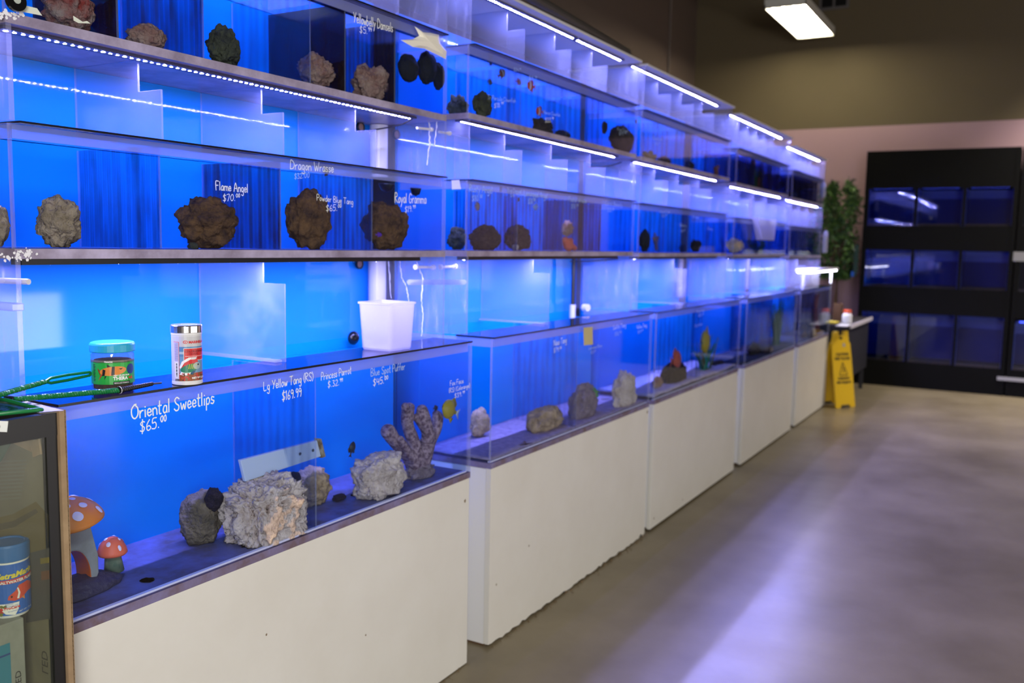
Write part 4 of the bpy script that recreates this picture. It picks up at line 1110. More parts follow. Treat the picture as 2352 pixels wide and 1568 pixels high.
class Label:
    """flat artwork wrapped on an upright cylinder; u runs to the viewer's right, v up, both in metres"""
    def __init__(s, c, r, facing):
        s.c, s.r, s.a0 = Vector(c), r, facing
        s.mb = MB(); s.mats = []; s.lift = 0

    def mi(s, m):
        if m not in s.mats: s.mats.append(m)
        return s.mats.index(m)

    def pt(s, u, v, lift):
        a = s.a0 + u / s.r; r = s.r + lift
        return (s.c.x + r * math.cos(a), s.c.y + r * math.sin(a), s.c.z + v)

    def poly(s, pts, m, lift=.0004):
        # cut into narrow upright strips so that the shape follows the curve
        us = [p[0] for p in pts]; lo, hi = min(us), max(us)
        n = max(1, int((hi - lo) / (s.r * .18)) + 1)
        for k in range(n):
            a, b_ = lo + (hi - lo) * k / n, lo + (hi - lo) * (k + 1) / n
            q = clip(clip(pts, a, 1), b_, -1)
            if len(q) > 2: s.mb.face([s.pt(p[0], p[1], lift) for p in q], s.mi(m))

    def rect(s, u0, v0, u1, v1, m, lift=.0004):
        s.poly([(u0, v0), (u1, v0), (u1, v1), (u0, v1)], m, lift)

    def text(s, t, u, v, size, m, lift=.0012, shear=0., bold=0., rise=0., clip_u=None, sx=1.):
        vs, fs = font_polys(t, size, shear, bold)
        for f in fs:
            q = [(u + vs[i][0] * sx, v + vs[i][1] + vs[i][0] * rise) for i in f]
            if clip_u is not None and max(p[0] for p in q) > clip_u: continue
            s.mb.face([s.pt(p[0], p[1], lift) for p in q], s.mi(m))

    def build(s, parent, name='label'):
        o = s.mb.build(name, s.mats); attach(o, parent); return o


def clip(pts, x, sgn):
    out = []
    for i in range(len(pts)):
        a, b_ = pts[i], pts[(i + 1) % len(pts)]
        ia, ib = (a[0] - x) * sgn >= -1e-9, (b_[0] - x) * sgn >= -1e-9
        if ia: out.append(a)
        if ia != ib:
            t = (x - a[0]) / (b_[0] - a[0]); out.append((x, a[1] + (b_[1] - a[1]) * t))
    return out


def blob(cu, cv, ru, rv, n=18, rot=0., e=1.):
    o = []
    for k in range(n):
        a = 2 * math.pi * k / n
        x, y = ru * math.cos(a), rv * math.sin(a)
        o.append((cu + x * math.cos(rot) - y * math.sin(rot), cv + x * math.sin(rot) + y * math.cos(rot)))
    return o

def C(name, c, rough=.35): return mat('print_' + name, c, rough)

P_W, P_K, P_R, P_Y = C('white', (.85, .85, .85)), C('black', (.012, .012, .014)), C('red', (.62, .03, .03)), C('yellow', (.78, .65, .04))
P_G, P_O, P_B, P_DB = C('green', (.02, .38, .05)), C('orange', (.72, .24, .04)), C('blue', (.01, .12, .55)), C('darkblue', (.01, .05, .22))
P_S, P_T, P_BR = C('silver', (.55, .55, .58)), C('teal', (.01, .22, .28)), C('brown', (.30, .08, .03))

# jar with green label
jc = Vector((-1.862, 1.357, HT + .0072)); jr = .047
jar = thing('food_jar', jc, 'food jar with blue lid and green label on the nearest bottom tank', 'jar')
mb = MB(); mb.lathe([(.040, 0), (jr - .002, .003), (jr, .010), (jr, .083), (jr - .004, .088), (jr - .004, .094)], jc, 40)
attach(mb.build('jar_body', clear('jar_clear', (.78, .80, .88), f0=.07, haze=.06), smooth=True), jar)
mb = MB(); mb.lathe([(.0, .004), (jr - .005, .004), (jr - .004, .012), (jr - .0045, .066), (jr - .006, .070), (0, .071)], jc, 32)
attach(mb.build('pellets', mat('pellets', (.16, .06, .025), .9, col2=(.07, .03, .015), noise_amt=.1, noise_scale=120), smooth=False), jar)
mb = MB(); mb.lathe([(jr + .002, .089), (jr + .003, .091), (jr + .003, .106), (jr + .001, .110), (jr - .003, .1115), (0, .112)], jc, 44)
attach(mb.build('lid', mat('lid_blue', (.02, .38, .62), .35), smooth=False, bevel=.001), jar)
fa = math.atan2(-jc.y, -jc.x)
lb = Label(jc, jr, fa)
lb.rect(-.075, .016, .075, .068, P_G, .0003)
lb.rect(-.075, .066, .075, .072, C('grey_brown', (.16, .14, .12)), .0003)
lb.text('Naturox', -.018, .0675, .005, P_W, bold=.0002)
# loach
lb.poly([(-.036, .054), (-.026, .046), (-.026, .042), (-.034, .024), (-.028, .032), (-.022, .040)], C('fin_red', (.45, .05, .02)), .0006)
lb.poly(blob(.000, .0475, .030, .0105, 22, .10), P_O, .0007)
lb.poly([(-.012, .056), (-.013, .064), (-.003, .057)], P_K, .0006)
lb.poly([(-.024, .036), (-.018, .037), (-.016, .050), (-.022, .052)], P_K, .0009)
lb.poly([(-.004, .0375), (.003, .038), (.004, .058), (-.002, .058)], P_K, .0009)
lb.poly([(.012, .053), (.022, .054), (.017, .050)], P_K, .0009)
lb.poly([(-.018, .036), (-.019, .027), (-.014, .036)], P_K, .0006)
lb.poly([(.002, .039), (.004, .033), (.010, .039)], P_O, .0006)
lb.poly(blob(.043, .050, .012, .012), P_DB, .0006)
lb.text('NEW LIFE SPECTRUM', .001, .0355, .0045, P_W, bold=.0002, sx=.85)
lb.text('THERA', .000, .0265, .0105, P_W, bold=.0005)
lb.text('+A', .035, .0265, .0105, C('bright_red', (.75, .02, .02)), bold=.0005)
lb.rect(.000, .0165, .040, .0225, P_K, .0006)
lb.text('REGULAR FORMULA', .0022, .0178, .0042, P_W, bold=.0001, sx=.9)
for i in range(16): lb.rect(-.050, .024 + i * .0025, -.043 + .002 * math.sin(i * 2.1), .0252 + i * .0025, P_K, .0006)
lb.build(jar.children[0])

# tall canister with silver cap
kc = Vector((-1.7905, 1.512, HT + .0072)); kr = .0355
can = thing('food_canister', kc, 'tall white fish food canister with silver cap beside the green-labelled jar', 'canister')
mb = MB(); mb.lathe([(kr - .001, 0), (kr + .0005, .001), (kr + .0005, .006), (kr, .008), (kr, .120), (kr + .0008, .122), (kr + .0008, .127)], kc, 44)
attach(mb.build('canister_body', mat('canister_white', (.72, .72, .74), .35), smooth=False), can)
mb = MB(); mb.lathe([(kr + .001, .127), (kr + .002, .128), (kr + .002, .1435), (kr + .0005, .1455), (0, .146)], kc, 44)
attach(mb.build('cap', M_CHROME, smooth=False), can)
lb = Label(kc, kr, math.atan2(-kc.y, -kc.x))
lb.rect(-.056, .010, .056, .119, P_S, .0002)
lb.rect(-.018, .070, .05, .094, C('sky', (.10, .25, .45)), .0004); lb.rect(-.018, .076, .05, .082, C('pale_sky', (.40, .52, .62)), .0005); lb.rect(-.018, .012, .05, .070, C('sky2', (.16, .32, .50)), .0004)
lb.rect(-.0345, .010, -.0185, .105, C('panel', (.62, .58, .66)), .0005)
for q in ((-.0192, .010, -.0182, .105), (-.034, .105, -.0185, .106)): lb.rect(*q, P_R, .0007)
for i in range(22): lb.rect(-.032, .060 + i * .002, -.0205, .0607 + i * .002, C('fine_print', (.12, .12, .25)), .0008)
lb.rect(-.030, .018, -.021, .056, P_W, .0008)
for i in range(12): lb.rect(-.0275, .021 + i * .0027, -.0235, .0222 + i * .0027 + .0006 * (i % 3), P_K, .0010)
lb.text('LAND', -.031, .0115, .005, P_K, bold=.0003)
lb.poly(blob(-.003, .1055, .0058, .0040), P_R, .0006); lb.poly(blob(-.003, .1055, .0040, .0024), P_S, .0009); lb.poly(blob(-.003, .1055, .0022, .0012), P_R, .0011)
lb.text('MARINELAND', .0045, .1025, .0082, P_R, bold=.0004, clip_u=.050)
lb.rect(-.0075, .060, .05, .0905, P_W, .0006); lb.rect(-.0065, .061, .05, .0895, P_R, .0008)
lb.text('COLOR-ENHANCING', -.005, .0805, .0068, C('dark_red', (.20, .01, .02)), bold=.0002, clip_u=.05)
lb.text('CICHLID', .004, .0745, .0062, C('dark_red2', (.30, .01, .02)), bold=.0002, clip_u=.05)
lb.rect(-.004, .0705, .05, .0712, P_W, .0010)
lb.text('premium food', .010, .0655, .0042, C('dark_red', (.20, .01, .02)), clip_u=.05)
lb.rect(-.018, .0105, .05, .030, P_BR, .0008)
rg = random.Random(2)
for i in range(60): lb.poly(blob(rg.uniform(-.016, .045), rg.uniform(.0125, .0285), .0025, .0017, 8, rg.uniform(0, 3)), rg.choice([P_R, C('pellet_green', (.16, .12, .04)), C('pellet_orange', (.48, .11, .04)), C('pellet_dark', (.10, .03, .02))]), .0010 + .0001 * (i % 5))
lb.poly([(-.018, .044), (-.012, .058), (.004, .068), (.024, .069), (.022, .064), (.0, .058), (-.016, .040)], P_W, .0010)
lb.poly([(-.014, .042), (-.006, .055), (.008, .063), (.024, .063), (.030, .050), (.0, .044)], P_R, .0011)
lb.poly(blob(.008, .042, .024, .010, 22, .25), C('body_green', (.02, .22, .12)), .0012)
lb.poly(blob(.024, .047, .010, .009, 16, .1), C('face_grey', (.35, .45, .50)), .0014)
lb.poly(blob(.027, .050, .0022, .0022, 10), P_K, .0017)
for i in range(5): lb.poly([(.003 + i * .0042, .040), (.0045 + i * .0042, .040), (.006 + i * .0042, .052), (.0048 + i * .0042, .052)], P_Y, .0014)
lb.poly([(-.018, .026), (-.012, .035), (.006, .034), (.010, .028), (-.004, .024)], P_W, .0010)
lb.poly([(.006, .028), (.014, .036), (.020, .034), (.012, .026)], C('fin_blue', (.01, .08, .18)), .0015)
lb.text('NET WT 2.99 OZ', .010, .0155, .0062, P_W, bold=.0003, clip_u=.052, lift=.0020)
lb.build(can.children[0])

# ------------------------------------------------------------------ boxed glass tank at the left edge

XF = -1.70
ft = thing('boxed_aquarium', (-1.88, .85, 0), 'black-trimmed glass tank half wrapped in cardboard at the left edge', 'boxed tank')
ztop = 1.243
box('floor_panel', (-2.05, .55, 0), (XF - .012, 1.10, .02), M_BLACK, ft)
mb = MB(); mb.box((XF - .018, .55, 1.1965), (XF, 1.1065, ztop)); mb.box((-2.05, .55, 1.1965), (-2.035, 1.1065, ztop)); mb.box((-2.035, 1.095, 1.1965), (XF - .018, 1.1065, ztop)); mb.box((-2.035, .55, 1.1965), (XF - .018, .562, ztop))
mb.build('trim', M_BLACK, ft)
box('corner_post', (XF - .016, 1.083, .02), (XF - .001, 1.1062, 1.1965), M_BLACK, ft)
box('front_glass', (XF - .010, .562, .02), (XF - .004, 1.083, 1.1965), [clear('dusty_glass', (.93, .95, .90), f0=.05, haze=.03, haze_col=(.5, .55, .45))], ft)
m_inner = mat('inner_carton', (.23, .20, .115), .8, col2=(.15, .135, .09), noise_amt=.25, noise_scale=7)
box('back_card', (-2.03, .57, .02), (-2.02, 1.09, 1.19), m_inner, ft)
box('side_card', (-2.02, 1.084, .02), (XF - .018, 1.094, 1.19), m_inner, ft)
YS = 1.0835
def card(name, pix, m, dy=0.):
    q = [at(x, y, 'y', YS - dy) for x, y in pix]
    mb = MB(); mb.face(q); mb.face([p + Vector((0, .0006, 0)) for p in reversed(q)])
    return mb.build(name, m, CARD)
CARD = [o for o in ft.children if o.name.startswith('side_card')][0]
mb = MB()
for i in range(11):
    y_ = 1058 + i * 8.6
    for k_ in range(1):
        mb.face([at(x, y, 'y', YS - .0008) for x, y in [(-20, y_ + 1), (62 - i * 1.5, y_ - 3), (62 - i * 1.5, y_ + 1), (-20, y_ + 5)]])
mb.build('corrugations', mat('card_rib', (.19, .18, .125), .9), CARD)
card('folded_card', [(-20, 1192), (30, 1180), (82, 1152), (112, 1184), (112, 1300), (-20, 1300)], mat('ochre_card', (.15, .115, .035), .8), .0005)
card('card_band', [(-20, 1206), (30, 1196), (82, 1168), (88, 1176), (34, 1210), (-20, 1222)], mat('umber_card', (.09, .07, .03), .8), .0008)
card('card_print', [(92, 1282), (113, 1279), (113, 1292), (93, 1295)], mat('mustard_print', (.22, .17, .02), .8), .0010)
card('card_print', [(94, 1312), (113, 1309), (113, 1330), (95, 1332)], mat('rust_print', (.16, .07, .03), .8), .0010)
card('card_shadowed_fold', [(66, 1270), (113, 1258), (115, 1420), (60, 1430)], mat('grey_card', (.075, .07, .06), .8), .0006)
vs, fs = font_polys('LED', .030)
p0_ = at(97, 1545, 'y', YS - .0009)
mb = MB()
for f in fs: mb.face([(p0_.x + vs[i][1] * 1.0, YS - .0009, p0_.z + vs[i][0]) for i in f])
mb.build('card_print', mat('brown_print', (.05, .04, .025), .8), CARD)
q = [at(x, y, 'y', 1.076) for x, y in [(70, 1012), (88, 1008), (93, 1043), (75, 1050)]]
mb = MB(); mb.prism([((p - q[0]).x, p.z - q[0].z) for p in q], q[0], (1, 0, 0), (0, 0, 1), (0, .004, 0)); mb.build('card_tab', M_CARD, ft)
q = [at(x, y, 'y', 1.076) for x, y in [(26, 1016), (72, 1008), (72, 1038)]]
mb = MB(); mb.prism([((p - q[0]).x, p.z - q[0].z) for p in q], q[0], (1, 0, 0), (0, 0, 1), (0, .004, 0)); mb.build('card_tab', M_CARD, ft)
q = [at(x, y, 'y', 1.04) for x, y in [(-20, 1018), (28, 1014), (4, 1058), (-20, 1080)]]
mb = MB(); mb.face(q); mb.build('green_card', mat('green_card', (.01, .08, .04), .8), ft)
# carton sheet with its fluted edge
mb = MB(); mb.box((-2.06, 1.1072, 0), (XF + .006, 1.1185, 1.2455)); mb.box((XF + .001, 1.1075, 0), (XF + .007, 1.1190, 1.2460))
mb.box((-2.06, 1.1228, 0), (XF + .005, 1.1236, 1.247))
zz = 0; i = 0
pts = []
while zz < 1.244:
    pts.append((XF + .0045, 1.1187 if i % 2 else 1.1229, zz)); zz += .0052; i += 1
for a, b2 in zip(pts, pts[1:]):
    mb.face([(a[0], a[1] - .0005, a[2]), (a[0], a[1] + .0006, a[2]), (b2[0], b2[1] + .0006, b2[2]), (b2[0], b2[1] - .0005, b2[2])])
mb.build('carton_side', M_CARD, ft)
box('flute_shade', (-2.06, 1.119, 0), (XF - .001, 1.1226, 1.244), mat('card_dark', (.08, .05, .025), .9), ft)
q = [at(x, y, 'z', 1.2465) for x, y in [(-60, 960), (10, 958), (60, 928), (94, 945), (140, 946), (148, 942), (70, 920), (30, 905), (-60, 915)]]
mb = MB()
mb.face([at(x, y, 'z', 1.2468) for x, y in [(92, 947), (147, 942), (62, 921), (42, 925)]])
mb.face([(p.x, p.y, p.z - .003) for p in [at(x, y, 'z', 1.2468) for x, y in [(42, 925), (62, 921), (147, 942), (92, 947)]]])
mb.build('white_flap', M_CARDW, ft)
q = [at(x, y, 'x', XF + .0006) for x, y in [(-8, 966), (19, 967), (16, 992), (-8, 991)]]
mb = MB(); mb.face(q); stk = mb.build('price_sticker', mat('sticker', (.80, .83, .80), .6), ft)
vs, fs = font_polys('$9.99', .0095)
p0 = at(-26, 988.5, 'x', XF + .001)
mb = MB()
for f in fs: mb.face([(XF + .001, p0.y + vs[i][0] * 1.1, p0.z + vs[i][1]) for i in f])
mb.build('sticker_print', mat('pale_print', (.35, .38, .38), .7), stk)

# silver box and blue flake tin inside it
c = at(26, 1420, 'x', -1.76); e_ = at(56, 1480, 'x', -1.76); bz = c.z
sb = thing('product_carton', (-1.80, e_.y - .08, .0205), 'grey and teal product box standing inside the boxed tank under the blue tin', 'box')
box('carton_body', (-1.86, e_.y - .16, .0205), (-1.745, e_.y - .008, bz), mat('carton_grey', (.30, .31, .28), .5, col2=(.24, .25, .22), noise_amt=.2, noise_scale=40), sb, bevel=.002)
za, zb_ = at(10, 1480, 'x', -1.744).z, at(10, 1568, 'x', -1.744).z - .1
mb = MB(); y_r = at(24, 1500, 'x', -1.744).y
mb.face([(-1.7442, y_r - .09, zb_), (-1.7442, y_r, zb_), (-1.7442, y_r, za), (-1.7442, y_r - .09, za)])
mb.build('teal_print', mat('teal_print', (.02, .20, .30), .5), sb)
mb = MB(); mb.face([(-1.7440, y_r - .09, za - .025), (-1.7440, y_r, za - .025), (-1.7440, y_r, za - .021), (-1.7440, y_r - .09, za - .021)]); mb.build('dark_line', P_DB, sb)
vs, fs = font_polys('LED', .022)
mb = MB(); y_l = at(47, 1500, 'x', -1.743).y; z_l = at(47, 1566, 'x', -1.743).z
for f in fs: mb.face([(-1.7438, y_l - vs[i][1] * .8, z_l - .012 + vs[i][0]) for i in f])
mb.build('side_print', P_K, sb)

tcn = at(26, 1408, 'x', -1.79); tc_ = Vector((-1.792, tcn.y, bz + .0006)); tr_ = .0385
tin = thing('flake_tin', tc_, 'blue saltwater flake tin with clownfish picture inside the boxed tank', 'tin')
hh = at(26, 1240, 'x', -1.79).z - tc_.z
mb = MB(); mb.lathe([(tr_ * .88, 0), (tr_ * .90, .002), (tr_ * .90, .005), (tr_ * .90, .006), (tr_ * .985, hh * .745), (tr_ * .99, hh * .75), (tr_ * 1.0, hh * .77)], tc_, 44, mis=[1, 1, 1, 0, 1, 1])
attach(mb.build('tin_body', [P_B, P_W], smooth=False), tin)
mb = MB(); mb.lathe([(tr_ * 1.0, hh * .77), (tr_ * 1.03, hh * .78), (tr_ * 1.04, hh * .97), (tr_ * .98, hh), (tr_ * .80, hh), (tr_ * .78, hh * .985), (0, hh * .985)], tc_, 44)
attach(mb.build('lid', mat('tin_lid', (.01, .13, .42), .4), smooth=False, bevel=.0008), tin)
lb = Label(tc_, tr_ * .955, math.atan2(-tc_.y, -tc_.x) + .10)
k = hh / .175
lb.rect(-.040, .008 * k, .055, .124 * k, P_B, .0022)
lb.text('TetraMarine', -.030, .095 * k, .0185 * k, P_Y, shear=.25, bold=.0006, rise=.10, clip_u=.046, lift=.0034)
lb.poly([(-.031, .083 * k), (.05, .088 * k), (.05, .100 * k), (-.031, .0915 * k)], P_R, .0030)
lb.text('SALTWATER FLAKES', -.022, .0845 * k, .0088 * k, P_W, bold=.0003, rise=.06, clip_u=.046, lift=.0038)
P_FR = C('clown_red', (.66, .06, .02))
lb.poly([(-.008, .046 * k), (-.006, .055 * k), (.006, .066 * k), (.012, .078 * k), (.030, .082 * k), (.044, .074 * k), (.044, .058 * k), (.030, .056 * k), (.016, .045 * k), (.004, .042 * k)], P_FR, .0030)
lb.poly([(.008, .047 * k), (.0115, .046 * k), (.014, .060 * k), (.0105, .073 * k), (.0085, .072 * k), (.0105, .060 * k)], P_W, .0038)
lb.poly([(.016, .047 * k), (.023, .040 * k), (.022, .050 * k)], P_O, .0034)
lb.poly(blob(-.001, .053 * k, .0018, .0022, 10), P_K, .0038)
lb.poly([(-.030, .036 * k), (.012, .038 * k), (.010, .020 * k), (.004, .008 * k), (-.012, .012 * k)], P_W, .0030)
lb.text('ProCare', -.014, .0225 * k, .0088 * k, P_R, rise=.08, bold=.0003, lift=.0036)
for i, tx in enumerate(['Balanced', 'Nutrition with']): lb.text(tx, -.012, (.0335 - .005 * i) * k, .0042 * k, P_B, rise=.08, lift=.0036)
lb.text('for optimal health', -.008, .0165 * k, .0036 * k, P_B, rise=.08, lift=.0036)
lb.text('NET WT 1.76 oz', .010, .0125 * k, .0048 * k, P_W, rise=.10, lift=.0036, clip_u=.046)
lb.rect(-.040, .008 * k, -.018, .030 * k, P_BR, .0026)
rg = random.Random(5)
for i in range(40): lb.poly(blob(rg.uniform(-.038, -.012), rg.uniform(.010, .032) * k, .004, .003, 8, rg.uniform(0, 3)), rg.choice([P_R, C('flake_green', (.16, .18, .03)), C('flake_tan', (.45, .28, .08))]), .0027 + .00004 * i if i < 20 else .0028)
lb.build(tin.children[0])

# ------------------------------------------------------------------ two green nets
def twisted(mb, path, r, turns, mi=0):
    path = [Vector(p) for p in path]
    seglen = [(b_ - a).length for a, b_ in zip(path, path[1:])]; T = sum(seglen)
    n = int(turns * 12)
    for ph in (0, math.pi):
        pts = []
        for i in range(n + 1):
            s = T * i / n; k = 0
            while k < len(seglen) - 1 and s > seglen[k]: s -= seglen[k]; k += 1
            d = (path[k + 1] - path[k]).normalized(); p = path[k] + d * min(s, seglen[k])
            a = Vector((0, 0, 1)); a = (a - d * a.dot(d)).normalized(); b_ = d.cross(a)
            an = 2 * math.pi * turns * i / n + ph
            pts.append(p + (a * math.cos(an) + b_ * math.sin(an)) * r)
        mb.tube(pts, r * 1.08, 7, mi)

zn = 1.262
n1 = thing('aquarium_net', at(0, 905, 'z', zn), 'green wire net handle with looped grip rising behind the box', 'net', 'green nets on the box')
mb = MB()
A, B_, G1 = at(-40, 918, 'x', -1.80), at(104, 876, 'x', -1.85), at(206, 858, 'x', -1.88)
twisted(mb, [A, B_], .0030, 15)
attach(mb.build('handle', M_GREEN), n1)
mb = MB()
side = Vector((0, 0, 1)) * .0055
pth = [B_, B_ + (G1 - B_) * .12 + side, B_ + (G1 - B_) * .5 + side * 1.15, G1 + side * .7, G1 + (G1 - B_) * .03, G1 - side * .7, B_ + (G1 - B_) * .5 - side * 1.05, B_ + (G1 - B_) * .12 - side, B_]
mb.tube(pth, .0034, 8); attach(mb.build('grip_loop', M_GREEN), n1)
n2 = thing('aquarium_net', at(95, 940, 'z', zn), 'green net lying on the box with a black grip on the tank lid', 'net', 'green nets on the box')
A, B_, Cc, D_ = at(34, 917, 'z', 1.262), at(272, 896, 'z', 1.255), at(350, 881, 'z', 1.256), at(371, 879, 'z', 1.256)
mb = MB(); twisted(mb, [A, B_], .0031, 22); attach(mb.build('handle', M_GREEN), n2)
mb = MB()
nb = 16
pp = []; rr = []
for i in range(nb * 2 + 1):
    t = i / (nb * 2); pp.append(B_.lerp(Cc, t)); rr.append((.0068 if i % 2 else .0058) * (1 - .25 * t))
mb.tube(pp, rr, 10); mb.tube([Cc, D_], .0022, 6); mb.tube([B_, B_.lerp(Cc, .05)], .0085, 10)
attach(mb.build('grip', mat('rubber', (.008, .008, .009), .45)), n2)
mb = MB(); mb.tube([B_.lerp(Cc, .02) + Vector((0, -.0005, 0)), B_.lerp(Cc, .035) + Vector((0, -.0005, 0))], .0088, 12); attach(mb.build('ferrule', P_W), n2)
mb = MB(); f0 = at(14, 914, 'z', 1.262); mb.tube([f0, A], .0062, 8); attach(mb.build('collar', M_BLACK), n2)
mb = MB()
K1, K2, K3 = at(12, 918, 'z', 1.262), at(96, 940, 'z', 1.257), at(-120, 962, 'z', 1.257)
mb.tube([at(-60, 912, 'z', 1.262), K1, K1.lerp(K2, .5), K2 + (K1 - K2) * .04, K2, K2 + (K3 - K2) * .04, K3], .0046, 8)
attach(mb.build('frame', M_GREEN, smooth=True), n2)
mb = MB()
nu = 10
for i in range(nu):
    a, b2 = i / nu, (i + 1) / nu
    pa, pb = K1.lerp(K2, a), K1.lerp(K2, b2); qa, qb = at(-60, 912, 'z', 1.262).lerp(K3, a), at(-60, 912, 'z', 1.262).lerp(K3, b2)
    for j in range(nu):
        c1, c2 = j / nu, (j + 1) / nu
        f = lambda p, q_, t, s: p.lerp(q_, t) - Vector((0, 0, .010 * math.sin(math.pi * t) * math.sin(math.pi * s)))
        mb.face([f(pa, qa, c1, a), f(pa, qa, c2, a), f(pb, qb, c2, b2), f(pb, qb, c1, b2)])
attach(mb.build('mesh_bag', clear('net_mesh', (.55, .75, .62), f0=.02, haze=.45, haze_col=(.01, .13, .06))), n2)

# ------------------------------------------------------------------ the far end
# wet floor sign
sg = thing('floor_sign', at(1940, 938, 'z', 0), 'yellow folding wet floor sign at the end of the tank row', 'sign')
nrm = Vector((.84, -.54, 0)).normalized(); tv = Vector((.54, .84, 0)).normalized()
fl_ = at(1921, 938, 'z', 0)
HS, WS = .775, .27
M_SIGN = mat('sign_yellow', (.72, .46, .01), .45)
sp = .13
def leaf(name, sgn):
    """one leaf of the A-frame: local (u, v) on the leaning plane"""
    top_c = fl_ + tv * WS / 2 - nrm * sp; top_c.z = HS
    bot = fl_ + tv * WS / 2 + (-nrm * sp + nrm * sp * sgn); bot.z = 0
    vv = (top_c - bot)
    ln = vv.length; vv = vv.normalized()
    w = WS / 2
    prof = [(-w, 0), (-w * .55, .0), (-w * .40, .03), (w * .40, .03), (w * .55, 0), (w, 0), (w, .10), (w * .99, .55), (w * .96, .66), (w * .84, .675), (w * .82, .74), (w * .70, ln), (w * .30, ln), (w * .22, .742), (-w * .22, .742), (-w * .30, ln), (-w * .70, ln), (-w * .82, .74), (-w * .84, .675), (-w * .96, .66), (-w * .99, .55), (-w, .10)]
    mb = MB(); mb.prism(prof, bot, tv, vv, nrm * (-.018 * sgn))
    return mb.build(name, M_SIGN, sg, bevel=.003), bot, vv
LEAF, bot, vv = leaf('front_leaf', 1)
leaf('back_leaf', -1)
on = nrm * .0015 + bot
M_INKK = mat('sign_ink', (.02, .015, .01), .6)
mb = MB()
def sign_text(s, v, size):
    vs, fs = font_polys(s, size, 0, .002)
    wd = max(p[0] for p in vs)
    for f in fs: mb.face([on + tv * (vs[i][0] - wd / 2) + vv * (v + vs[i][1]) for i in f])
sign_text('CAUTION', .535, .040); sign_text('WET FLOOR', .492, .038)
sign_text('CUIDADO', .290, .036); sign_text('PISO MOJADO', .250, .032)
def line2(a, b_, w):
    d = Vector((b_[0] - a[0], b_[1] - a[1])); d.normalize(); n = Vector((-d.y, d.x)) * w
    q = [(a[0] - n.x, a[1] - n.y), (b_[0] - n.x, b_[1] - n.y), (b_[0] + n.x, b_[1] + n.y), (a[0] + n.x, a[1] + n.y)]
    mb.face([on + tv * p[0] + vv * p[1] for p in q])
tri = [(-.058, .335), (.058, .335), (0, .465)]
for a, b2 in zip(tri, tri[1:] + tri[:1]): line2(a, b2, .0045)
for a, b2 in [((-.008, .415), (.006, .385)), ((.006, .385), (-.016, .358)), ((.006, .385), (.024, .365)), ((-.002, .400), (.022, .402))]: line2(a, b2, .0035)
mb.face([on + tv * p[0] + vv * p[1] for p in blob(-.012, .425, .007, .007, 12)])
mb.build('sign_print', M_INKK, LEAF)
mb = MB(); mb.face([on + tv * p[0] + vv * p[1] for p in blob(0, .715, .022, .016, 14)]); mb.build('hand_hole', M_BLACK, LEAF)
mb = MB(); mb.face([on + tv * p[0] + vv * p[1] for p in [(.02, .625), (.05, .625), (.05, .66), (.02, .66)]]); mb.build('grey_sticker', mat('grey_tag', (.3, .3, .35), .6), LEAF)

# table behind the sign
tb = thing('side_table', (-1.95, 10.55, 0), 'dark table with a pale front edge behind the yellow floor sign', 'table')
box('table_top', (-2.45, 9.80, .815), (-1.60, 11.2, .835), mat('table_top', (.05, .045, .05), .4), tb)
box('front_edge', (-1.60, 9.80, .80), (-1.585, 11.2, .838), mat('table_edge', (.72, .68, .78), .4), tb)
box('apron', (-2.4, 9.84, .25), (-1.62, 11.16, .815), mat('table_dark', (.012, .012, .02), .6), tb)
for lx in (-2.38, -1.66):
    for ly in (9.88, 11.1): box('leg', (lx - .02, ly - .02, 0), (lx + .02, ly + .02, .25), MATS['table_dark'], tb)
ZT = .8355
bo = at(1945, 742, 'z', ZT)
bt = thing('supplement_bottle', (bo.x, bo.y, ZT), 'white bottle with orange lid on the dark table', 'bottle')
mb = MB(); mb.lathe([(.048, 0), (.05, .004), (.05, .085), (.038, .105), (.034, .112)], (bo.x, bo.y, ZT), 24); attach(mb.build('bottle_body', P_W, smooth=False), bt)
mb = MB(); mb.lathe([(.040, .112), (.041, .114), (.041, .140), (.039, .143), (0, .144)], (bo.x, bo.y, ZT), 24); attach(mb.build('cap', mat('cap_orange', (.75, .10, .03), .4)), bt)
c = at(1928, 738, 'z', ZT)
tag(box('brown_carton', (c.x - .07, c.y - .02, ZT), (c.x + .02, c.y + .07, ZT + .19), mat('carton_brown', (.08, .035, .012), .8)), 'brown box standing on the dark table beside the white bottle', 'box')
c = at(1914, 742, 'z', ZT)
tag(box('sponge', (c.x - .06, c.y - .12, ZT), (c.x + .05, c.y + .05, ZT + .022), MATS['yellow_sponge'], bevel=.004), 'flat yellow sponge on the dark table', 'sponge')
c = at(1950, 745, 'z', ZT)
tag(box('paper_sheet', (c.x - .08, c.y - .30, ZT), (c.x + .03, c.y - .02, ZT + .004), P_W), 'sheet of pale paper on the dark table in front of the bottle', 'paper')
# artificial tree in the corner
tree = thing('potted_tree', (-2.12, 11.68, 0), 'tall leafy tree in the corner between the tanks and the black rack', 'tree')
mb = MB(); mb.lathe([(.13, 0), (.17, .30), (.18, .30), (.18, .33), (.155, .33), (.15, .29), (0, .29)], (-2.12, 11.68, 0), 24); mb.build('pot', mat('pot_brown', (.10, .05, .03), .7), tree)
mb = MB()
for a in range(3): mb.tube([(-2.12 + .02 * math.cos(a * 2.1), 11.68 + .02 * math.sin(a * 2.1), .28), (-2.12 + .05 * math.cos(a * 2.1 + 1), 11.68 + .05 * math.sin(a * 2.1 + 1), 1.0), (-2.10 + .05 * math.cos(a * 2.1 + 2), 11.68 + .04 * math.sin(a * 2.1 + 2), 1.7), (-2.08 + .12 * math.cos(a * 2.1 + 3), 11.68, 2.3)], [.016, .014, .012, .006], 8)
mb.build('trunk', mat('bark', (.14, .08, .045), .9), tree)
rg = random.Random(12)
mb = MB()
leaves = 0
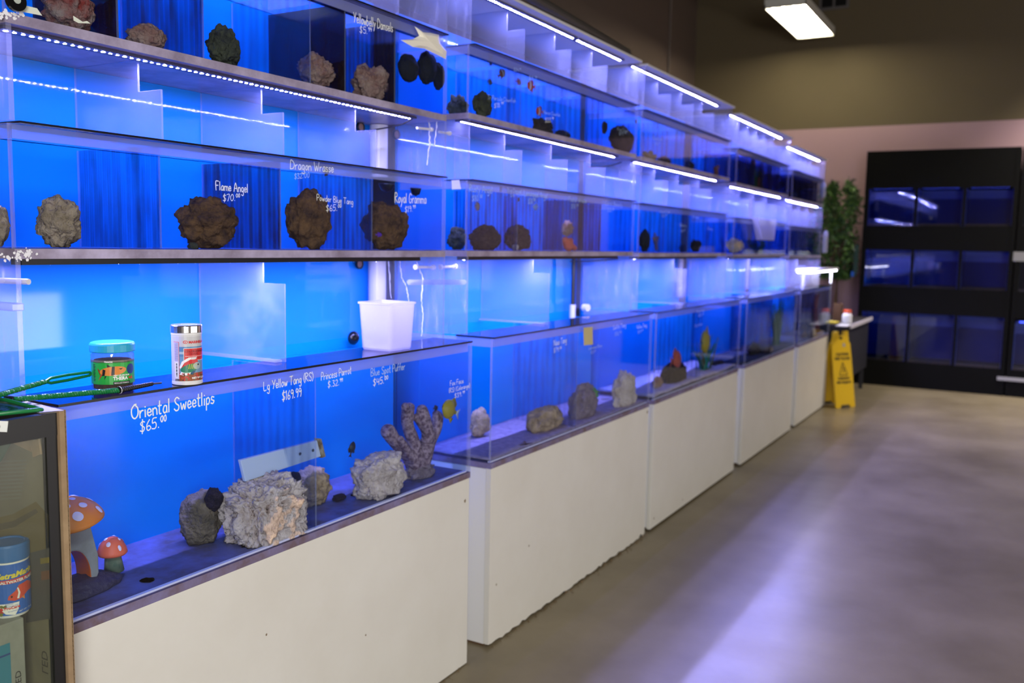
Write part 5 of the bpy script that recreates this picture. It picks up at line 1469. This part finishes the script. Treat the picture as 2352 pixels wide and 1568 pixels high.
while leaves < 2600:
    z = rg.uniform(1.28, 2.52)
    prof = .30 * math.sin(math.pi * min(1, max(0, (z - 1.2) / 1.36)) ** .8) + .05
    x = -2.10 + rg.uniform(-1, 1) * prof * .95; y = 11.68 + rg.uniform(-1, 1) * prof
    if noise.noise(Vector((x * 5, y * 5, z * 5))) < -.12 or x > -1.90: continue
    leaves += 1
    d = Vector((rg.uniform(-1, 1), rg.uniform(-1, 1), rg.uniform(-1.3, .25))).normalized(); n = d.orthogonal().normalized()
    n.rotate(Matrix.Rotation(rg.uniform(0, 6.28), 3, d))
    p = Vector((x, y, z)); l_ = rg.uniform(.05, .085); w = l_ * .24; h_ = d.cross(n) * .008
    mb.face([p, p + d * l_ * .45 + n * w - h_, p + d * l_, p + d * l_ * .45 - n * w - h_], 0 if rg.random() < .6 else 1)
mb.build('foliage', [mat('leaf_green', (.075, .17, .03), .5), mat('leaf_dark', (.03, .085, .03), .5)], tree)
c = at(1968, 585, 'y', 11.45)
mb = MB(); mb.box((c.x - .03, 11.44, c.z - .22), (c.x + .015, 11.47, c.z + .12)); mb.box((c.x - .05, 11.43, c.z - .26), (c.x - .02, 11.47, c.z - .20), 1)
tag(mb.build('hanging_net', [mat('net_dark', (.015, .05, .04), .7), P_B]), 'dark green net hanging on the side of the black rack', 'net')

# black racks of blue tanks against the end wall
M_RACK = mat('rack_black', (.003, .003, .003), .7, spec=.12)
M_ACT = mat('actinic_tube', (.02, .02, .05), .5, emit=(.05, .09, 1.0), es=3.4)
M_ACT2 = mat('actinic_tube_dim', (.02, .02, .05), .5, emit=(.05, .07, 1.0), es=1.8)
M_RBLUE = mat('rack_backing', (.02, .05, .42), .4)
M_RGLASS = clear('rack_glass', (.80, .86, .95), f0=.06)
M_RWATER = clear('rack_water', (.48, .62, .80), f0=.01, graze=.1)
YR = 11.5
def rack(x0, x1, label, rows, cols, extra=None):
    rk = thing('tank_rack', ((x0 + x1) / 2, YR + .3, 0), label, 'rack', 'black racks on the end wall')
    mb = MB()
    t = .045
    mb.box((x0, YR, 0), (x0 + t, YR + .62, 2.77)); mb.box((x1 - t, YR, 0), (x1, YR + .62, 2.77))
    mb.box((x0 + t, YR + .58, 0), (x1 - t, YR + .62, 2.77))
    mb.build('frame', M_RACK, rk)
    zs = [0] + [z for r in rows for z in r] + [2.77]
    for i in range(0, len(zs), 2):
        box('fascia', (x0 + t, YR + .004, zs[i]), (x1 - t, YR + .03, zs[i + 1]), M_RACK, rk)
        if i: box('shelf', (x0 + t, YR + .03, zs[i] + .03), (x1 - t, YR + .58, zs[i] + .05), M_RACK, rk)
    return rk

ROWS = [(.30, .88), (1.18, 1.62), (1.90, 2.33)]
rack(-1.80, -.20, 'wide black rack holding nine dim blue tanks on the end wall', ROWS, 3)
rack(-.185, 1.3, 'black rack cut off by the right edge of the picture', ROWS, 3)

def rack_tank(x0, x1, z0, z1, label, m_tube, back=M_RBLUE, sand_m=None):
    t = thing('rack_aquarium', ((x0 + x1) / 2, YR + .3, z0), label, 'aquarium', 'tanks in the black racks')
    box('glass_front', (x0, YR + .034, z0), (x1, YR + .040, z1 - .035), [M_RGLASS], t)
    box('backing', (x0, YR + .42, z0), (x1, YR + .43, z1), back, t)
    box('end_wall', (x0, YR + .04, z0), (x0 + .006, YR + .42, z1), back, t); box('end_wall', (x1 - .006, YR + .04, z0), (x1, YR + .42, z1), back, t)
    box('water', (x0 + .007, YR + .041, z0 + .026), (x1 - .007, YR + .418, z0 + (z1 - z0) * .72), [M_RWATER], t)
    box('gravel', (x0 + .006, YR + .04, z0), (x1 - .006, YR + .42, z0 + .025), sand_m or mat('rack_gravel', (.12, .07, .06), .9, col2=(.05, .04, .05), noise_amt=.1, noise_scale=60), t)
    box('lamp_tube', (x0 + .04, YR + .05, z1 + .004), (x1 - .04, YR + .075, z1 + .018), m_tube, t)
    box('stile', (x0 - .03, YR + .006, z0), (x0, YR + .034, z1), M_RACK, t)
    return t
cw = (1.60 - .09) / 3
names3 = ['left', 'middle', 'right']
for ri, (z0, z1) in enumerate(ROWS):
    for ci in range(3):
        xa = -1.755 + ci * cw + (.0 if ci == 0 else .03); xb = -1.755 + (ci + 1) * cw
        rack_tank(xa + .002, xb - .002, z0 + .002, z1 - .002, '%s tank in the %s row of the wide black rack' % (names3[ci], ['bottom', 'middle', 'top'][ri]), M_ACT if ri else M_ACT2)
rack_tank(-.135, .40, ROWS[0][0] + .002, ROWS[0][1] - .05, 'pale blue tank low in the rack at the right edge', M_ACT, mat('rack_pale', (.06, .10, .55), .4))
rack_tank(-.135, .40, ROWS[1][0] + .002, ROWS[1][1], 'dark greenish tank in the rack at the right edge', M_ACT2, mat('rack_olive', (.02, .03, .03), .5))
rack_tank(-.135, .40, ROWS[2][0] + .002, ROWS[2][1], 'unlit black tank high in the rack at the right edge', mat('tube_off', (.02, .02, .02), .5), MATS['rack_olive'])
c = at(2290, 868, 'y', YR); mb = MB(); mb.box((c.x, YR - .012, c.z - .02), (c.x + .55, YR + .002, c.z + .02)); tag(mb.build('steel_strip', mat('steel', (.38, .38, .38), .5, metal=.3)), 'pale metal strip low on the rack at the right edge', 'trim strip')
c = at(2328, 578, 'y', YR); c2 = at(2352, 600, 'y', YR); mb = MB(); mb.box((c.x, YR - .004, c2.z), (c.x + .2, YR + .002, c.z)); tag(mb.build('paper_notice', mat('notice', (.25, .25, .25), .7)), 'pale paper notice on the rack at the right edge', 'notice')

# conduit on the left wall, vent on the end wall
c = at(1537, 100, 'x', -4.19)
mb = MB(); mb.tube([(-4.185, c.y, 0), (-4.185, c.y, 5.5)], .012, 10); tag(mb.build('conduit', mat('conduit_grey', (.22, .18, .16), .6)), 'thin upright conduit on the dark left wall', 'conduit')
a, b2 = at(1884, -30, 'y', 12.19), at(1950, 18, 'y', 12.19)
vt = thing('wall_vent', ((a.x + b2.x) / 2, 12.19, b2.z), 'grey vent grille high on the end wall beside the ceiling light', 'vent')
fr = mat('vent_frame', (.16, .15, .15), .6)
mb = MB(); mb.box((a.x, 12.17, b2.z), (b2.x, 12.199, b2.z + .03)); mb.box((a.x, 12.17, a.z - .03), (b2.x, 12.199, a.z)); mb.box((b2.x - .03, 12.17, b2.z + .03), (b2.x, 12.199, a.z - .03)); mb.box((a.x, 12.17, b2.z + .03), (a.x + .03, 12.199, a.z - .03)); mb.box(((a.x + b2.x) / 2 - .012, 12.17, b2.z + .03), ((a.x + b2.x) / 2 + .012, 12.199, a.z - .03))
mb.build('frame', fr, vt)
box('grille', (a.x + .03, 12.185, b2.z + .03), (b2.x - .03, 12.198, a.z - .03), M_BLACK, vt)

# ------------------------------------------------------------------ ceiling fixture seen at the far end
M_TUBE = mat('fluorescent_tube', (1, 1, 1), .5, emit=(1.0, .90, .66), es=34.)
def fixture(cx, cy, z, w, l, label):
    f = thing('ceiling_light', (cx, cy, z), label, 'ceiling light', 'fluorescent ceiling lights')
    mb = MB(); mb.box((cx - w / 2, cy - l / 2, z + .025), (cx + w / 2, cy + l / 2, z + .075)); mb.box((cx - w / 2, cy - l / 2, z - .022), (cx - w / 2 + .012, cy + l / 2, z + .025)); mb.box((cx + w / 2 - .012, cy - l / 2, z - .022), (cx + w / 2, cy + l / 2, z + .025)); mb.box((cx - w / 2, cy - l / 2, z - .022), (cx + w / 2, cy - l / 2 + .012, z + .025)); mb.box((cx - w / 2, cy + l / 2 - .012, z - .022), (cx + w / 2, cy + l / 2, z + .025))
    for i in range(1, 4):
        x = cx - w / 2 + w * i / 4
        mb.prism([(-.012, .025), (.012, .025), (0, .004)], (x, cy - l / 2 + .01, z), (1, 0, 0), (0, 0, 1), (0, l - .02, 0))
    mb.build('housing', mat('fixture_white', (.75, .76, .70), .4), f)
    for i in range(4):
        x = cx - w / 2 + w * (i + .5) / 4
        m2 = MB(); m2.tube([(x, cy - l / 2 + .02, z + .010), (x, cy + l / 2 - .02, z + .010)], .013, 10); m2.build('tube', M_TUBE, f)
    for q in (-1, 1):
        m2 = MB(); m2.tube([(cx, cy + q * l * .35, z + .075), (cx, cy + q * l * .35, 5.5)], .004, 6); m2.build('hanger', M_BLACK, f)
    return f
fixture(-2.495, 10.86, 4.2, .44, 1.58, 'bright four-tube fluorescent light hanging at the far end of the room')

# unseen lights: fluorescent fixtures over the aisle, plus fill lights added for brightness
def lamp(x, y, z, sx, sy, p, col, sprd=R(180)):
    l = bpy.data.lights.new('unseen_light', 'AREA'); l.shape = 'RECTANGLE'; l.size, l.size_y = sx, sy; l.energy = p; l.color = col; l.spread = sprd
    o = bpy.data.objects.new('unseen_light', l); COL.objects.link(o); o.location = (x, y, z)
    return o
WARM = (1.0, .90, .70)
lamp(.7, -.5, 3.4, .5, 1.5, 85, (1.0, .96, .90))  # added fill above the camera, brightens the near tanks from the front
o = lamp(2.2, -2.8, 1.9, 2.4, 1.8, 265, (1.0, .98, .95)); o.rotation_euler = (R(90), 0, R(20))  # added upright fill behind the camera, brightens the cabinet fronts
o = lamp(4.9, 3.6, .62, 5.2, .7, 85, (1.0, .96, .95)); o.rotation_euler = (R(90), 0, R(90))  # added low fill from the right, kept below the pane reflections
lamp(1.6, 2.6, 4.2, .5, 1.5, 24, WARM, R(125))
lamp(1.6, 6.6, 4.2, .5, 1.5, 24, WARM, R(125))
lamp(.6, 10.86, 4.2, .44, 1.58, 95, (1.0, .90, .78), R(108))
lamp(3.2, 10.86, 4.2, .44, 1.58, 95, (1.0, .90, .78), R(108))

w = bpy.data.worlds.new('world'); scene.world = w; w.use_nodes = True
w.node_tree.nodes['Background'].inputs['Color'].default_value = (.5, .48, .5, 1)
w.node_tree.nodes['Background'].inputs['Strength'].default_value = .015
scene.view_settings.view_transform = 'Standard'
scene.view_settings.look = 'None'
scene.view_settings.gamma = 1
scene.view_settings.exposure = 0
scene.view_settings.use_curve_mapping = False
cy = scene.cycles
cy.max_bounces = 7
cy.diffuse_bounces = 3
cy.glossy_bounces = 3
cy.transparent_max_bounces = 28
cy.use_adaptive_sampling = True
cy.adaptive_threshold = .035
cy.sample_clamp_indirect = 6
cy.use_denoising = True
